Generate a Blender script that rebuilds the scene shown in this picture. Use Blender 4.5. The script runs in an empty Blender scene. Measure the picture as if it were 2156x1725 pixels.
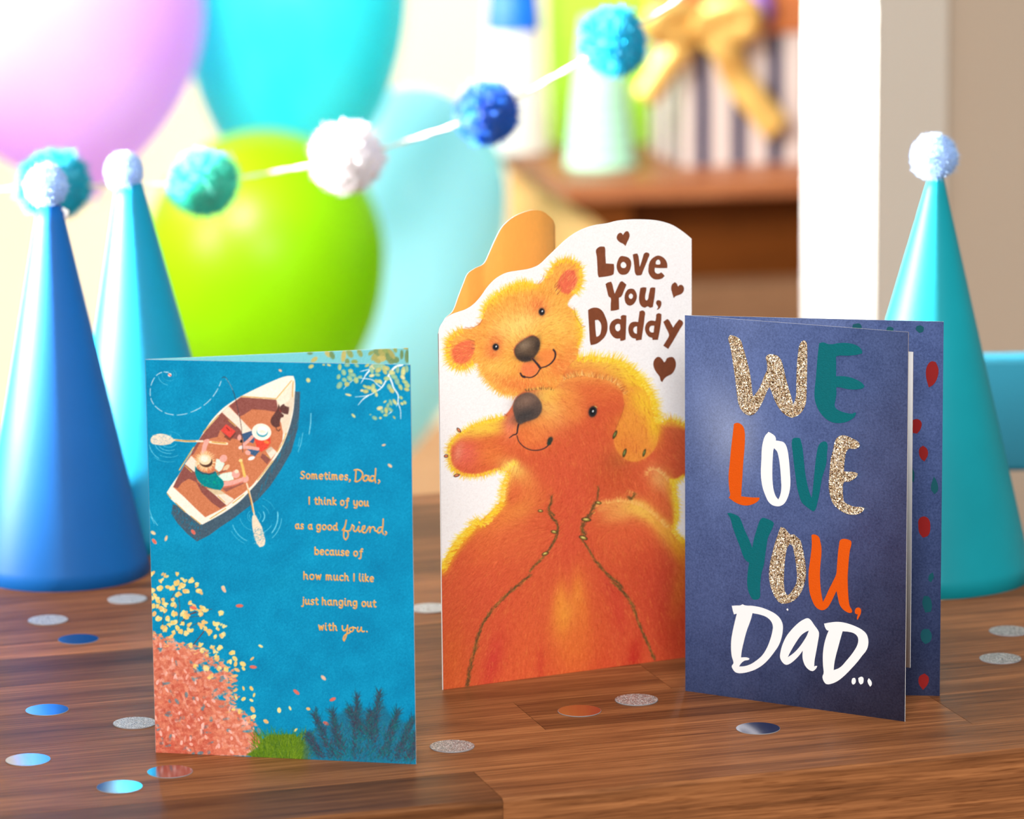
import bpy, bmesh, math, random
import numpy as np
from mathutils import Vector, Matrix
from mathutils.geometry import tessellate_polygon

S = bpy.context.scene
COL = S.collection
PI = math.pi
rng = np.random.default_rng(7)
random.seed(7)

# ------------------------------------------------------------------ camera, view, world, lights
F = 9000.0            # focal length in pixels of the 2156 x 1725 frame
H = 0.53              # camera height over the table top
PITCH, ROLL = math.atan(0.2), -0.0095
CAM = np.array([0.0, 0.0, H])
_r = np.array([1.0, 0, 0]); _u = np.array([0, math.sin(PITCH), math.cos(PITCH)]); FW = np.array([0, math.cos(PITCH), -math.sin(PITCH)])
RT = math.cos(ROLL)*_r + math.sin(ROLL)*_u
UP = -math.sin(ROLL)*_r + math.cos(ROLL)*_u
cd = bpy.data.cameras.new('camera'); cam = bpy.data.objects.new('camera', cd); COL.objects.link(cam)
cd.sensor_fit = 'HORIZONTAL'; cd.sensor_width = 36.0; cd.lens = F/2156*36.0
cam.matrix_world = Matrix(((RT[0], UP[0], -FW[0], 0), (RT[1], UP[1], -FW[1], 0), (RT[2], UP[2], -FW[2], H), (0, 0, 0, 1)))
cd.dof.use_dof = True; cd.dof.focus_distance = 1.975; cd.dof.aperture_fstop = 9.5
cd.clip_end = 60
S.camera = cam
S.view_settings.view_transform = 'Standard'; S.view_settings.look = 'None'
S.view_settings.gamma = 1.0; S.view_settings.exposure = 0.0; S.view_settings.use_curve_mapping = False

W = bpy.data.worlds.new('room_light'); S.world = W; W.use_nodes = True
bg = W.node_tree.nodes['Background']; bg.inputs[0].default_value = (1.0, 0.97, 0.94, 1); bg.inputs[1].default_value = 0.36

def area(name, loc, aim, sx, sy, power, col=(1, 1, 1), spread=180):
    l = bpy.data.lights.new(name, 'AREA'); l.shape = 'RECTANGLE'; l.size = sx; l.size_y = sy
    l.energy = power; l.color = col; l.spread = math.radians(spread)
    o = bpy.data.objects.new(name, l); COL.objects.link(o); o.location = loc
    o.rotation_euler = (Vector(aim)-Vector(loc)).to_track_quat('-Z', 'Y').to_euler()
    return o
# side light that rakes across the hats and the garland from the left
area('hat_side_light', (-1.5, 2.02, 0.38), (0.1, 2.32, 0.26), 0.10, 0.22, 11.0, (1.0, 0.985, 0.96), 23)
area('garland_side_light', (-1.45, 2.72, 0.62), (-0.1, 2.68, 0.22), 0.16, 0.2, 14.0, (1.0, 0.985, 0.96), 24)
# unseen lamps, added to light the far half of the room from the left
area('background_side_fill', (-2.1, 4.85, 1.55), (0.2, 5.3, -0.1), 1.2, 1.2, 60.0, (1.0, 0.97, 0.92), 120)
area('balloon_side_light', (-1.45, 3.75, 0.5), (-0.1, 4.85, 0.2), 0.6, 0.9, 8.0, (1.0, 0.98, 0.95), 80)
area('room_fill', (-0.9, 3.1, 1.3), (-0.26, 4.85, 0.08), 0.8, 0.8, 13.0, (1.0, 0.98, 0.95), 60)
area('jamb_side_fill', (-1.1, 3.5, 0.9), (0.25, 3.32, 0.3), 0.2, 0.3, 7.0, (1.0, 0.985, 0.96), 34)  # extra lamp added to brighten the jamb
# broad soft light over the photographer's shoulder
area('front_fill', (0.05, -0.3, 1.2), (0.02, 2.0, 0.06), 1.3, 1.0, 27.5, (1.0, 0.985, 0.965), 120)
area('overhead_fill', (0.1, 1.9, 2.3), (0.0, 2.0, 0.0), 1.4, 1.0, 7.0, (1.0, 0.97, 0.94), 140)

# ------------------------------------------------------------------ projection helpers
def ray(x, y):
    return (x-1078)/F*RT - (y-862.5)/F*UP + FW
def hit(x, y, P, n):
    d = ray(x, y); P = np.asarray(P, float); n = np.asarray(n, float)
    return CAM + d*(np.dot(P-CAM, n)/np.dot(d, n))
def ground(x, y, z=0.0): return hit(x, y, (0, 0, z), (0, 0, 1))
def at(x, y, Y): return hit(x, y, (0, Y, 0), (0, 1, 0))
def proj(P):
    d = np.asarray(P)-CAM; z = d@FW
    return np.stack([1078+F*(d@RT)/z, 862.5-F*(d@UP)/z], -1)

# ------------------------------------------------------------------ scene helpers
def lin(c):
    c = np.asarray(c, float)/255.0
    return np.where(c <= 0.04045, c/12.92, ((c+0.055)/1.055)**2.4)
def rgba(c): return (*[float(v) for v in lin(c)], 1.0)

def tag(o, label=None, cat=None, group=None, kind=None):
    if label: o['label'] = label
    if cat: o['category'] = cat
    if group: o['group'] = group
    if kind: o['kind'] = kind
    return o
def empty(name, loc, label, cat, group=None, rz=0):
    o = bpy.data.objects.new(name, None); COL.objects.link(o)
    o.location = tuple(float(v) for v in loc); o.rotation_euler = (0, 0, rz); o.empty_display_size = 0.02
    return tag(o, label, cat, group)
def meshobj(name, verts, faces, mats, parent=None, off=(0, 0, 0), smooth=False, mi=None):
    v = np.asarray(verts, float)-np.asarray(off, float)
    me = bpy.data.meshes.new(name); me.from_pydata([tuple(p) for p in v], [], [tuple(int(i) for i in f) for f in faces])
    for m in (mats if isinstance(mats, (list, tuple)) else [mats]): me.materials.append(m)
    if mi is not None: me.polygons.foreach_set('material_index', np.asarray(mi, dtype=np.int32))
    if smooth: me.polygons.foreach_set('use_smooth', np.ones(len(me.polygons), dtype=bool))
    me.update()
    o = bpy.data.objects.new(name, me); COL.objects.link(o)
    if parent: o.parent = parent
    return o
class MB:
    def __init__(s): s.v = []; s.f = []
    def add(s, v, f):
        n = len(s.v); s.v += [tuple(float(a) for a in p) for p in v]; s.f += [tuple(i+n for i in q) for q in f]; return s
    def box(s, x0, x1, y0, y1, z0, z1):
        return s.add([(x0,y0,z0),(x1,y0,z0),(x1,y1,z0),(x0,y1,z0),(x0,y0,z1),(x1,y0,z1),(x1,y1,z1),(x0,y1,z1)],
                     [(0,3,2,1),(4,5,6,7),(0,1,5,4),(1,2,6,5),(2,3,7,6),(3,0,4,7)])
    def prism(s, poly, z0, z1):
        n = len(poly)
        return s.add([(p[0],p[1],z0) for p in poly]+[(p[0],p[1],z1) for p in poly],
                     [tuple(range(n))[::-1], tuple(range(n, 2*n))]+[(i,(i+1)%n,n+(i+1)%n,n+i) for i in range(n)])
    def lathe(s, prof, n=48, cx=0, cy=0, cap0=False, cap1=False):
        v = []; f = []
        for (r, z) in prof:
            for k in range(n):
                a = 2*PI*k/n; v.append((cx+r*math.cos(a), cy+r*math.sin(a), z))
        for i in range(len(prof)-1):
            for k in range(n):
                f.append((i*n+k, i*n+(k+1)%n, (i+1)*n+(k+1)%n, (i+1)*n+k))
        if cap0: f.append(tuple(range(n))[::-1])
        if cap1: f.append(tuple(range((len(prof)-1)*n, len(prof)*n)))
        return s.add(v, f)
    def tube(s, pts, r, n=8):
        pts = [Vector(p) for p in pts]; v = []; f = []
        rr = r if isinstance(r, (list, tuple)) else [r]*len(pts)
        for i, p in enumerate(pts):
            t = (pts[min(i+1, len(pts)-1)]-pts[max(i-1, 0)]).normalized()
            a = t.orthogonal() if abs(t.z) > 0.95 else t.cross(Vector((0, 0, 1)))
            a.normalize(); b = t.cross(a)
            for k in range(n):
                q = p+(a*math.cos(2*PI*k/n)+b*math.sin(2*PI*k/n))*rr[i]; v.append(tuple(q))
        m = len(pts)
        for i in range(m-1):
            for k in range(n): f.append((i*n+k, i*n+(k+1)%n, (i+1)*n+(k+1)%n, (i+1)*n+k))
        f.append(tuple(range(n))[::-1]); f.append(tuple(range((m-1)*n, m*n)))
        return s.add(v, f)
    def build(s, name, mat, parent=None, off=(0,0,0), smooth=False):
        return meshobj(name, s.v, s.f, mat, parent, off, smooth)
def bevel(o, w=0.002, seg=2):
    m = o.modifiers.new('bevel', 'BEVEL'); m.width = w; m.segments = seg; m.limit_method = 'ANGLE'; return o

def cr(pts, n=5, closed=True, sharp=62):
    """Catmull-Rom through pts; turns sharper than `sharp` degrees stay corners."""
    P = np.asarray(pts, float); m = len(P); out = []
    def tan(i):
        if closed: a, b, c = P[i-1], P[i], P[(i+1) % m]
        else: a, b, c = P[max(i-1, 0)], P[i], P[min(i+1, m-1)]
        u, w = b-a, c-b; lu, lw = np.linalg.norm(u), np.linalg.norm(w)
        if lu < 1e-9 or lw < 1e-9: return None
        if math.degrees(math.acos(max(-1, min(1, float(u@w)/(lu*lw))))) > sharp: return None
        d = u/lu+w/lw; return d/max(np.linalg.norm(d), 1e-9)
    for i in range(m if closed else m-1):
        a, b = P[i], P[(i+1) % m]; L = np.linalg.norm(b-a)
        ta, tb = tan(i), tan((i+1) % m)
        da = (b-a) if ta is None else ta*L; db = (b-a) if tb is None else tb*L
        for k in range(n):
            t = k/n; t2, t3 = t*t, t*t*t
            out.append((2*t3-3*t2+1)*a+(t3-2*t2+t)*da+(-2*t3+3*t2)*b+(t3-t2)*db)
    if not closed: out.append(P[-1])
    return np.array(out)
def Z(x0, y0, s):
    return lambda pts: [(x0+p[0]*s, y0+p[1]*s) for p in pts]
def z1(f, x, y): return f([(x, y)])[0]

# ------------------------------------------------------------------ materials
def principled(name, col, rough=0.5, metal=0.0, spec=0.5, noise=0.0, nscale=60.0, bump=0.0, bscale=200.0, coat=0.0, sheen=0.0):
    m = bpy.data.materials.new(name); m.use_nodes = True; nt = m.node_tree; N = nt.nodes; L = nt.links
    b = N['Principled BSDF']; c = rgba(col)
    b.inputs['Roughness'].default_value = rough; b.inputs['Metallic'].default_value = metal
    b.inputs['Specular IOR Level'].default_value = spec; b.inputs['Coat Weight'].default_value = coat
    b.inputs['Sheen Weight'].default_value = sheen
    tc = N.new('ShaderNodeTexCoord')
    nz = N.new('ShaderNodeTexNoise'); nz.inputs['Scale'].default_value = nscale; nz.inputs['Detail'].default_value = 4
    L.new(tc.outputs['Object'], nz.inputs['Vector'])
    rp = N.new('ShaderNodeValToRGB'); rp.color_ramp.elements[0].position = 0.3; rp.color_ramp.elements[1].position = 0.7
    rp.color_ramp.elements[0].color = (*[x*(1-noise) for x in c[:3]], 1)
    rp.color_ramp.elements[1].color = (*[min(1, x*(1+noise)) for x in c[:3]], 1)
    L.new(nz.outputs['Fac'], rp.inputs['Fac']); L.new(rp.outputs['Color'], b.inputs['Base Color'])
    if bump:
        n2 = N.new('ShaderNodeTexNoise'); n2.inputs['Scale'].default_value = bscale; n2.inputs['Detail'].default_value = 5
        L.new(tc.outputs['Object'], n2.inputs['Vector'])
        bp = N.new('ShaderNodeBump'); bp.inputs['Strength'].default_value = bump; bp.inputs['Distance'].default_value = 0.0006
        L.new(n2.outputs['Fac'], bp.inputs['Height']); L.new(bp.outputs['Normal'], b.inputs['Normal'])
    return m

def printed(name, rough=0.5, spec=0.3):
    m = bpy.data.materials.new(name); m.use_nodes = True; nt = m.node_tree; b = nt.nodes['Principled BSDF']
    a = nt.nodes.new('ShaderNodeVertexColor'); a.layer_name = 'print'
    nt.links.new(a.outputs['Color'], b.inputs['Base Color'])
    b.inputs['Roughness'].default_value = rough; b.inputs['Specular IOR Level'].default_value = spec
    return m

def glitter(name, cols, scale=2600.0, metal=0.75, rough=0.28):
    m = bpy.data.materials.new(name); m.use_nodes = True; nt = m.node_tree; N = nt.nodes; L = nt.links
    b = N['Principled BSDF']; tc = N.new('ShaderNodeTexCoord')
    vo = N.new('ShaderNodeTexVoronoi'); vo.inputs['Scale'].default_value = scale
    L.new(tc.outputs['Object'], vo.inputs['Vector'])
    sp = N.new('ShaderNodeSeparateColor'); L.new(vo.outputs['Color'], sp.inputs['Color'])
    rp = N.new('ShaderNodeValToRGB'); e = rp.color_ramp.elements
    rp.color_ramp.interpolation = 'CONSTANT'
    e[0].position = 0; e[0].color = rgba(cols[0]); e[1].position = 1.0/len(cols); e[1].color = rgba(cols[1])
    for i, c in enumerate(cols[2:]):
        k = e.new((i+2)/len(cols)); k.color = rgba(c)
    L.new(sp.outputs['Red'], rp.inputs['Fac']); L.new(rp.outputs['Color'], b.inputs['Base Color'])
    mp = N.new('ShaderNodeVectorMath'); mp.operation = 'SUBTRACT'; L.new(vo.outputs['Color'], mp.inputs[0]); mp.inputs[1].default_value = (0.5, 0.5, 0.5)
    sc = N.new('ShaderNodeVectorMath'); sc.operation = 'SCALE'; sc.inputs['Scale'].default_value = 1.1; L.new(mp.outputs[0], sc.inputs[0])
    ge = N.new('ShaderNodeNewGeometry'); ad = N.new('ShaderNodeVectorMath'); ad.operation = 'ADD'
    L.new(sc.outputs[0], ad.inputs[0]); L.new(ge.outputs['Normal'], ad.inputs[1])
    no = N.new('ShaderNodeVectorMath'); no.operation = 'NORMALIZE'; L.new(ad.outputs[0], no.inputs[0]); L.new(no.outputs[0], b.inputs['Normal'])
    b.inputs['Metallic'].default_value = metal; b.inputs['Roughness'].default_value = rough
    return m

M = {}
M['card_white'] = principled('card_edge_white', (250, 248, 245), 0.6)
M['card_inside_white'] = principled('white_paper', (246, 245, 245), 0.7)
M['print_fishing'] = printed('matte_fishing_print', 0.65, 0.12)
M['print_bears'] = printed('satin_bears_print', 0.42, 0.4)
M['print_leaves'] = printed('matte_leaf_print', 0.65, 0.12)
M['orange_inside'] = principled('orange_inside_card', (248, 170, 74), 0.6, noise=0.03, nscale=300)
M['foil_copper'] = principled('copper_foil', (238, 176, 86), 0.34, 0.1, noise=0.03)
M['foil_brown'] = principled('brown_satin_foil', (140, 76, 46), 0.45, 0.25, noise=0.12, nscale=420)
M['foil_teal'] = principled('teal_foil', (0, 124, 134), 0.38, 0.35, noise=0.05, nscale=900, bump=0.25, bscale=1500)
M['foil_teal_shaded'] = principled('shaded_teal_foil', (0, 86, 98), 0.35, 0.35, noise=0.05)  # teal foil darkened, its dark reflection put into the colour
M['foil_orange'] = principled('orange_foil', (252, 100, 8), 0.36, 0.25, noise=0.02, nscale=500, bump=0.2, bscale=1500)
M['foil_red'] = principled('dark_red_foil', (142, 8, 8), 0.4, 0.3, noise=0.05)
M['ink_white'] = principled('white_ink', (255, 255, 255), 0.6)
M['glitter_gold'] = glitter('champagne_glitter', [(88, 66, 40), (196, 168, 128), (250, 236, 210), (214, 188, 150), (255, 250, 236), (140, 108, 74), (240, 216, 176)], 2300, 0.35, 0.3)
M['glitter_silver'] = glitter('silver_glitter', [(110, 112, 118), (225, 228, 232), (180, 184, 190), (255, 255, 255), (214, 217, 222)], 3000, 0.25, 0.35)
M['glitter_grey'] = glitter('grey_glitter', [(80, 74, 72), (190, 180, 176), (140, 132, 130), (240, 236, 232), (165, 156, 152)], 3000, 0.3, 0.35)
M['foil_mirror'] = principled('holographic_foil', (176, 182, 200), 0.13, 1.0, noise=0.02)
M['disc_edge'] = principled('disc_card_edge', (150, 150, 154), 0.6)

def navy_card():
    m = principled('navy_card_stock', (80, 100, 164), 0.42, spec=0.45, noise=0.0); nt = m.node_tree; N = nt.nodes; L = nt.links
    b = N['Principled BSDF']; tc = N.new('ShaderNodeTexCoord')
    a = N.new('ShaderNodeTexNoise'); a.inputs['Scale'].default_value = 1100; a.inputs['Detail'].default_value = 6; a.inputs['Roughness'].default_value = 0.75
    c = N.new('ShaderNodeTexNoise'); c.inputs['Scale'].default_value = 60; c.inputs['Detail'].default_value = 6
    for q in (a, c): L.new(tc.outputs['Object'], q.inputs['Vector'])
    mx = N.new('ShaderNodeMath'); mx.operation = 'MULTIPLY_ADD'; mx.inputs[1].default_value = 0.35; L.new(c.outputs['Fac'], mx.inputs[0]); L.new(a.outputs['Fac'], mx.inputs[2])
    rp = N.new('ShaderNodeValToRGB'); e = rp.color_ramp.elements
    e[0].position = 0.5; e[0].color = rgba((56, 72, 118)); e[1].position = 0.86; e[1].color = rgba((92, 110, 162))
    L.new(mx.outputs[0], rp.inputs['Fac']); L.new(rp.outputs['Color'], b.inputs['Base Color'])
    return m
M['navy'] = navy_card()

def hat_paper(name, col):
    m = principled(name, col, 0.55, spec=0.3, noise=0.03, nscale=40, bump=0.12, bscale=500)
    return m
M['hat_blue'] = hat_paper('blue_hat_paper', (4, 98, 178))
M['hat_teal'] = hat_paper('turquoise_hat_paper', (0, 146, 184))
M['hat_aqua'] = hat_paper('aqua_hat_paper', (0, 154, 168))
def fluff(name, col, tr=0.25):
    m = principled(name, col, 0.9, spec=0.1, noise=0.12, nscale=120, sheen=0.4); nt = m.node_tree; N = nt.nodes; L = nt.links
    b = N['Principled BSDF']; out = [n for n in N if n.type == 'OUTPUT_MATERIAL'][0]
    t = N.new('ShaderNodeBsdfTranslucent'); t.inputs[0].default_value = rgba(col)
    mx = N.new('ShaderNodeMixShader'); mx.inputs[0].default_value = tr
    L.new(b.outputs[0], mx.inputs[1]); L.new(t.outputs[0], mx.inputs[2]); L.new(mx.outputs[0], out.inputs['Surface'])
    return m
M['fluff_ice'] = fluff('pale_blue_fluff', (180, 210, 246))
M['yarn_teal'] = fluff('teal_yarn', (0, 170, 196), 0.15)
M['yarn_mint'] = fluff('mint_yarn', (60, 204, 180), 0.15)
M['yarn_white'] = fluff('white_yarn', (250, 242, 242), 0.2)
M['yarn_royal'] = fluff('royal_blue_yarn', (0, 92, 190), 0.12)
M['yarn_cyan'] = fluff('cyan_yarn', (0, 180, 216), 0.15)
M['cord'] = principled('white_cotton_cord', (228, 220, 204), 0.8, noise=0.08, nscale=900)

def balloon_mat(name, col, deep):
    m = bpy.data.materials.new(name); m.use_nodes = True; nt = m.node_tree; N = nt.nodes; L = nt.links
    b = N['Principled BSDF']; out = [n for n in N if n.type == 'OUTPUT_MATERIAL'][0]
    lw = N.new('ShaderNodeLayerWeight'); lw.inputs['Blend'].default_value = 0.35
    nz = N.new('ShaderNodeTexNoise'); nz.inputs['Scale'].default_value = 3
    rp = N.new('ShaderNodeValToRGB'); rp.color_ramp.elements[0].color = rgba(deep); rp.color_ramp.elements[1].color = rgba(col)
    rp.color_ramp.elements[0].position = 0.35; rp.color_ramp.elements[1].position = 0.65
    L.new(nz.outputs['Fac'], rp.inputs['Fac']); L.new(rp.outputs['Color'], b.inputs['Base Color'])
    b.inputs['Roughness'].default_value = 0.32; b.inputs['Specular IOR Level'].default_value = 0.5
    t = N.new('ShaderNodeBsdfTranslucent'); L.new(rp.outputs['Color'], t.inputs[0])
    mx = N.new('ShaderNodeMixShader'); mx.inputs[0].default_value = 0.5
    L.new(b.outputs[0], mx.inputs[1]); L.new(t.outputs[0], mx.inputs[2]); L.new(mx.outputs[0], out.inputs['Surface'])
    return m
M['b_green'] = balloon_mat('lime_latex', (168, 228, 6), (160, 222, 2))
M['b_cyan'] = balloon_mat('cyan_latex', (84, 240, 248), (64, 236, 246))
M['b_sky'] = balloon_mat('sky_blue_latex', (186, 244, 255), (178, 242, 255))
M['b_purple'] = balloon_mat('lilac_latex', (232, 196, 250), (226, 188, 248))

def wood(name, dark, mid, light, tint=True, rough=0.42, scale=1.0):
    m = bpy.data.materials.new(name); m.use_nodes = True; nt = m.node_tree; N = nt.nodes; L = nt.links
    b = N['Principled BSDF']; tc = N.new('ShaderNodeTexCoord')
    at_ = N.new('ShaderNodeAttribute'); at_.attribute_name = 'stave'
    sep = N.new('ShaderNodeSeparateColor'); L.new(at_.outputs['Color'], sep.inputs['Color'])
    off = N.new('ShaderNodeCombineXYZ'); mu = N.new('ShaderNodeMath'); mu.operation = 'MULTIPLY'; mu.inputs[1].default_value = 37.0
    L.new(sep.outputs['Green'], mu.inputs[0]); L.new(mu.outputs[0], off.inputs['Y']); L.new(mu.outputs[0], off.inputs['X'])
    ad = N.new('ShaderNodeVectorMath'); ad.operation = 'ADD'; L.new(tc.outputs['Object'], ad.inputs[0]); L.new(off.outputs[0], ad.inputs[1])
    def grain(sx, sy, sz, det, dist):
        mp = N.new('ShaderNodeMapping'); mp.inputs['Scale'].default_value = (sx*scale, sy*scale, sz*scale); L.new(ad.outputs[0], mp.inputs['Vector'])
        q = N.new('ShaderNodeTexNoise'); q.inputs['Scale'].default_value = 1; q.inputs['Detail'].default_value = det; q.inputs['Roughness'].default_value = 0.6
        q.inputs['Distortion'].default_value = dist; L.new(mp.outputs[0], q.inputs['Vector']); return q
    g1 = grain(3.0, 55, 55, 6, 0.6); g2 = grain(16, 520, 520, 4, 0.2); g3 = grain(60, 1700, 900, 2, 0.0)
    r1 = N.new('ShaderNodeValToRGB'); e = r1.color_ramp.elements
    e[0].position = 0.33; e[0].color = rgba(dark); e[1].position = 0.67; e[1].color = rgba(light)
    k = e.new(0.5); k.color = rgba(mid)
    m1 = N.new('ShaderNodeMath'); m1.operation = 'MULTIPLY_ADD'; m1.inputs[1].default_value = 0.5; L.new(g2.outputs['Fac'], m1.inputs[0])
    m2 = N.new('ShaderNodeMath'); m2.operation = 'MULTIPLY_ADD'; m2.inputs[1].default_value = 0.5; L.new(g1.outputs['Fac'], m2.inputs[0]); L.new(m1.outputs[0], m2.inputs[2]); m1.inputs[2].default_value = 0.0
    L.new(m2.outputs[0], r1.inputs['Fac'])
    r3 = N.new('ShaderNodeValToRGB'); r3.color_ramp.elements[0].position = 0.30; r3.color_ramp.elements[0].color = (0.62, 0.55, 0.5, 1); r3.color_ramp.elements[1].position = 0.46; r3.color_ramp.elements[1].color = (1, 1, 1, 1)
    L.new(g3.outputs['Fac'], r3.inputs['Fac'])
    mm = N.new('ShaderNodeMix'); mm.data_type = 'RGBA'; mm.blend_type = 'MULTIPLY'; mm.inputs['Factor'].default_value = 0.8
    L.new(r1.outputs['Color'], mm.inputs['A']); L.new(r3.outputs['Color'], mm.inputs['B'])
    last = mm.outputs['Result']
    if tint:
        hs = N.new('ShaderNodeHueSaturation'); L.new(last, hs.inputs['Color']); L.new(sep.outputs['Red'], hs.inputs['Value'])
        last = hs.outputs['Color']
    L.new(last, b.inputs['Base Color'])
    b.inputs['Roughness'].default_value = rough; b.inputs['Specular IOR Level'].default_value = 0.11
    bp = N.new('ShaderNodeBump'); bp.inputs['Strength'].default_value = 0.12; bp.inputs['Distance'].default_value = 0.0004
    L.new(g3.outputs['Fac'], bp.inputs['Height']); L.new(bp.outputs['Normal'], b.inputs['Normal'])
    return m
M['walnut'] = wood('walnut_staves', (80, 47, 28), (137, 86, 51), (185, 122, 75))
M['desk_wood'] = wood('brown_furniture_wood', (112, 64, 38), (156, 96, 62), (182, 122, 84), tint=False, rough=0.4)
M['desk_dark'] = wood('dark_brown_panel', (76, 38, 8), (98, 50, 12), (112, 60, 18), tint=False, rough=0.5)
M['desk_lit'] = wood('lit_side_wood', (222, 168, 100), (236, 186, 118), (244, 200, 136), tint=False, rough=0.5)  # orange wood paled, light on the left side put into its colour
M['desk_grey'] = wood('greyish_oak_front', (112, 80, 58), (132, 98, 72), (148, 112, 84), tint=False, rough=0.5)  # greyish brown for the lower front, lighter than the cabinet body
M['wall_cream'] = principled('cream_wall_paint', (244, 232, 198), 0.85, noise=0.015, nscale=4, bump=0.1, bscale=90)
M['wall_beige'] = principled('beige_wall_paint', (206, 186, 164), 0.8, noise=0.015, nscale=4)
M['trim_beige'] = principled('beige_trim_paint', (222, 210, 194), 0.55, noise=0.01, nscale=4)
M['trim_lit'] = principled('lit_jamb_paint', (252, 250, 244), 0.6, noise=0.005)  # jamb whitened, side light on this face put into its colour
M['floor_mat'] = wood('floor_boards', (150, 112, 80), (180, 140, 104), (200, 164, 126), tint=False, rough=0.5, scale=0.3)
M['chair_teal'] = principled('teal_chair_paint', (8, 106, 128), 0.6, noise=0.04, nscale=20)
M['cup_white'] = principled('white_paper_cup', (246, 240, 234), 0.6)
M['cup_blue'] = principled('blue_paper_cup', (0, 112, 232), 0.45)
M['cup_mint'] = principled('mint_paper_cup', (170, 226, 196), 0.6)
M['bag_lime'] = principled('lime_gift_bag', (176, 238, 60), 0.6)
M['gold'] = principled('gold_satin_ribbon', (248, 200, 112), 0.34, 0.3, noise=0.12, nscale=30)
M['lilac'] = principled('violet_ribbon', (150, 104, 200), 0.5)
M['kraft'] = principled('kraft_lid_card', (200, 118, 66), 0.7, noise=0.05)
def stripes():
    m = principled('navy_and_white_striped_paper', (240, 232, 228), 0.5); nt = m.node_tree; N = nt.nodes; L = nt.links
    b = N['Principled BSDF']; u = N.new('ShaderNodeAttribute'); u.attribute_name = 'along'
    mu = N.new('ShaderNodeMath'); mu.operation = 'MULTIPLY'; mu.inputs[1].default_value = 1/0.046
    sp = N.new('ShaderNodeSeparateColor'); L.new(u.outputs['Color'], sp.inputs['Color'])
    L.new(sp.outputs['Red'], mu.inputs[0]); fr = N.new('ShaderNodeMath'); fr.operation = 'FRACT'; L.new(mu.outputs[0], fr.inputs[0])
    rp = N.new('ShaderNodeValToRGB'); rp.color_ramp.interpolation = 'CONSTANT'; e = rp.color_ramp.elements
    e[0].position = 0; e[0].color = rgba((222, 206, 200)); e[1].position = 0.6; e[1].color = rgba((22, 30, 78))
    L.new(fr.outputs[0], rp.inputs['Fac']); L.new(rp.outputs['Color'], b.inputs['Base Color'])
    return m
M['stripes'] = stripes()

# ------------------------------------------------------------------ the setting
def structure(name, mb, mat, label=None):
    o = mb.build(name, mat); tag(o, kind='structure', label=label); return o
FZ = -0.75
structure('floor', MB().box(-3.2, 3.2, -1.2, 6.6, FZ-0.05, FZ), M['floor_mat'])
structure('wall_back', MB().box(-3.2, 3.2, 6.3, 6.4, FZ, 2.6), M['wall_cream'])
P1 = at(1840, 600, 3.2); P2 = at(1690, 600, 3.42)
dn = np.array([P2[0]-P1[0], P2[1]-P1[1]])
structure('wall_right', MB().prism([(P1[0]+0.052, 3.235), (2.2, 3.235), (2.2, 3.46), (P2[0]+0.052, 3.46)], FZ, 2.4), M['wall_beige'])
structure('trim_1', MB().prism([(P1[0], 3.2), (at(1990, 600, 3.2)[0], 3.2), (at(1996, 600, 3.2)[0], 3.21), (at(1996, 600, 3.2)[0], 3.235), (P1[0]+0.004, 3.235), (P1[0]+0.004, 3.21)], FZ, 2.4), M['trim_beige'])
structure('trim_2', MB().prism([(P1[0], 3.2005), (P1[0]+0.004, 3.2005), (P1[0]+0.052, 3.235), (P2[0]+0.052, 3.42), (P2[0], 3.42)], FZ, 2.4), M['trim_lit'])

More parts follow.
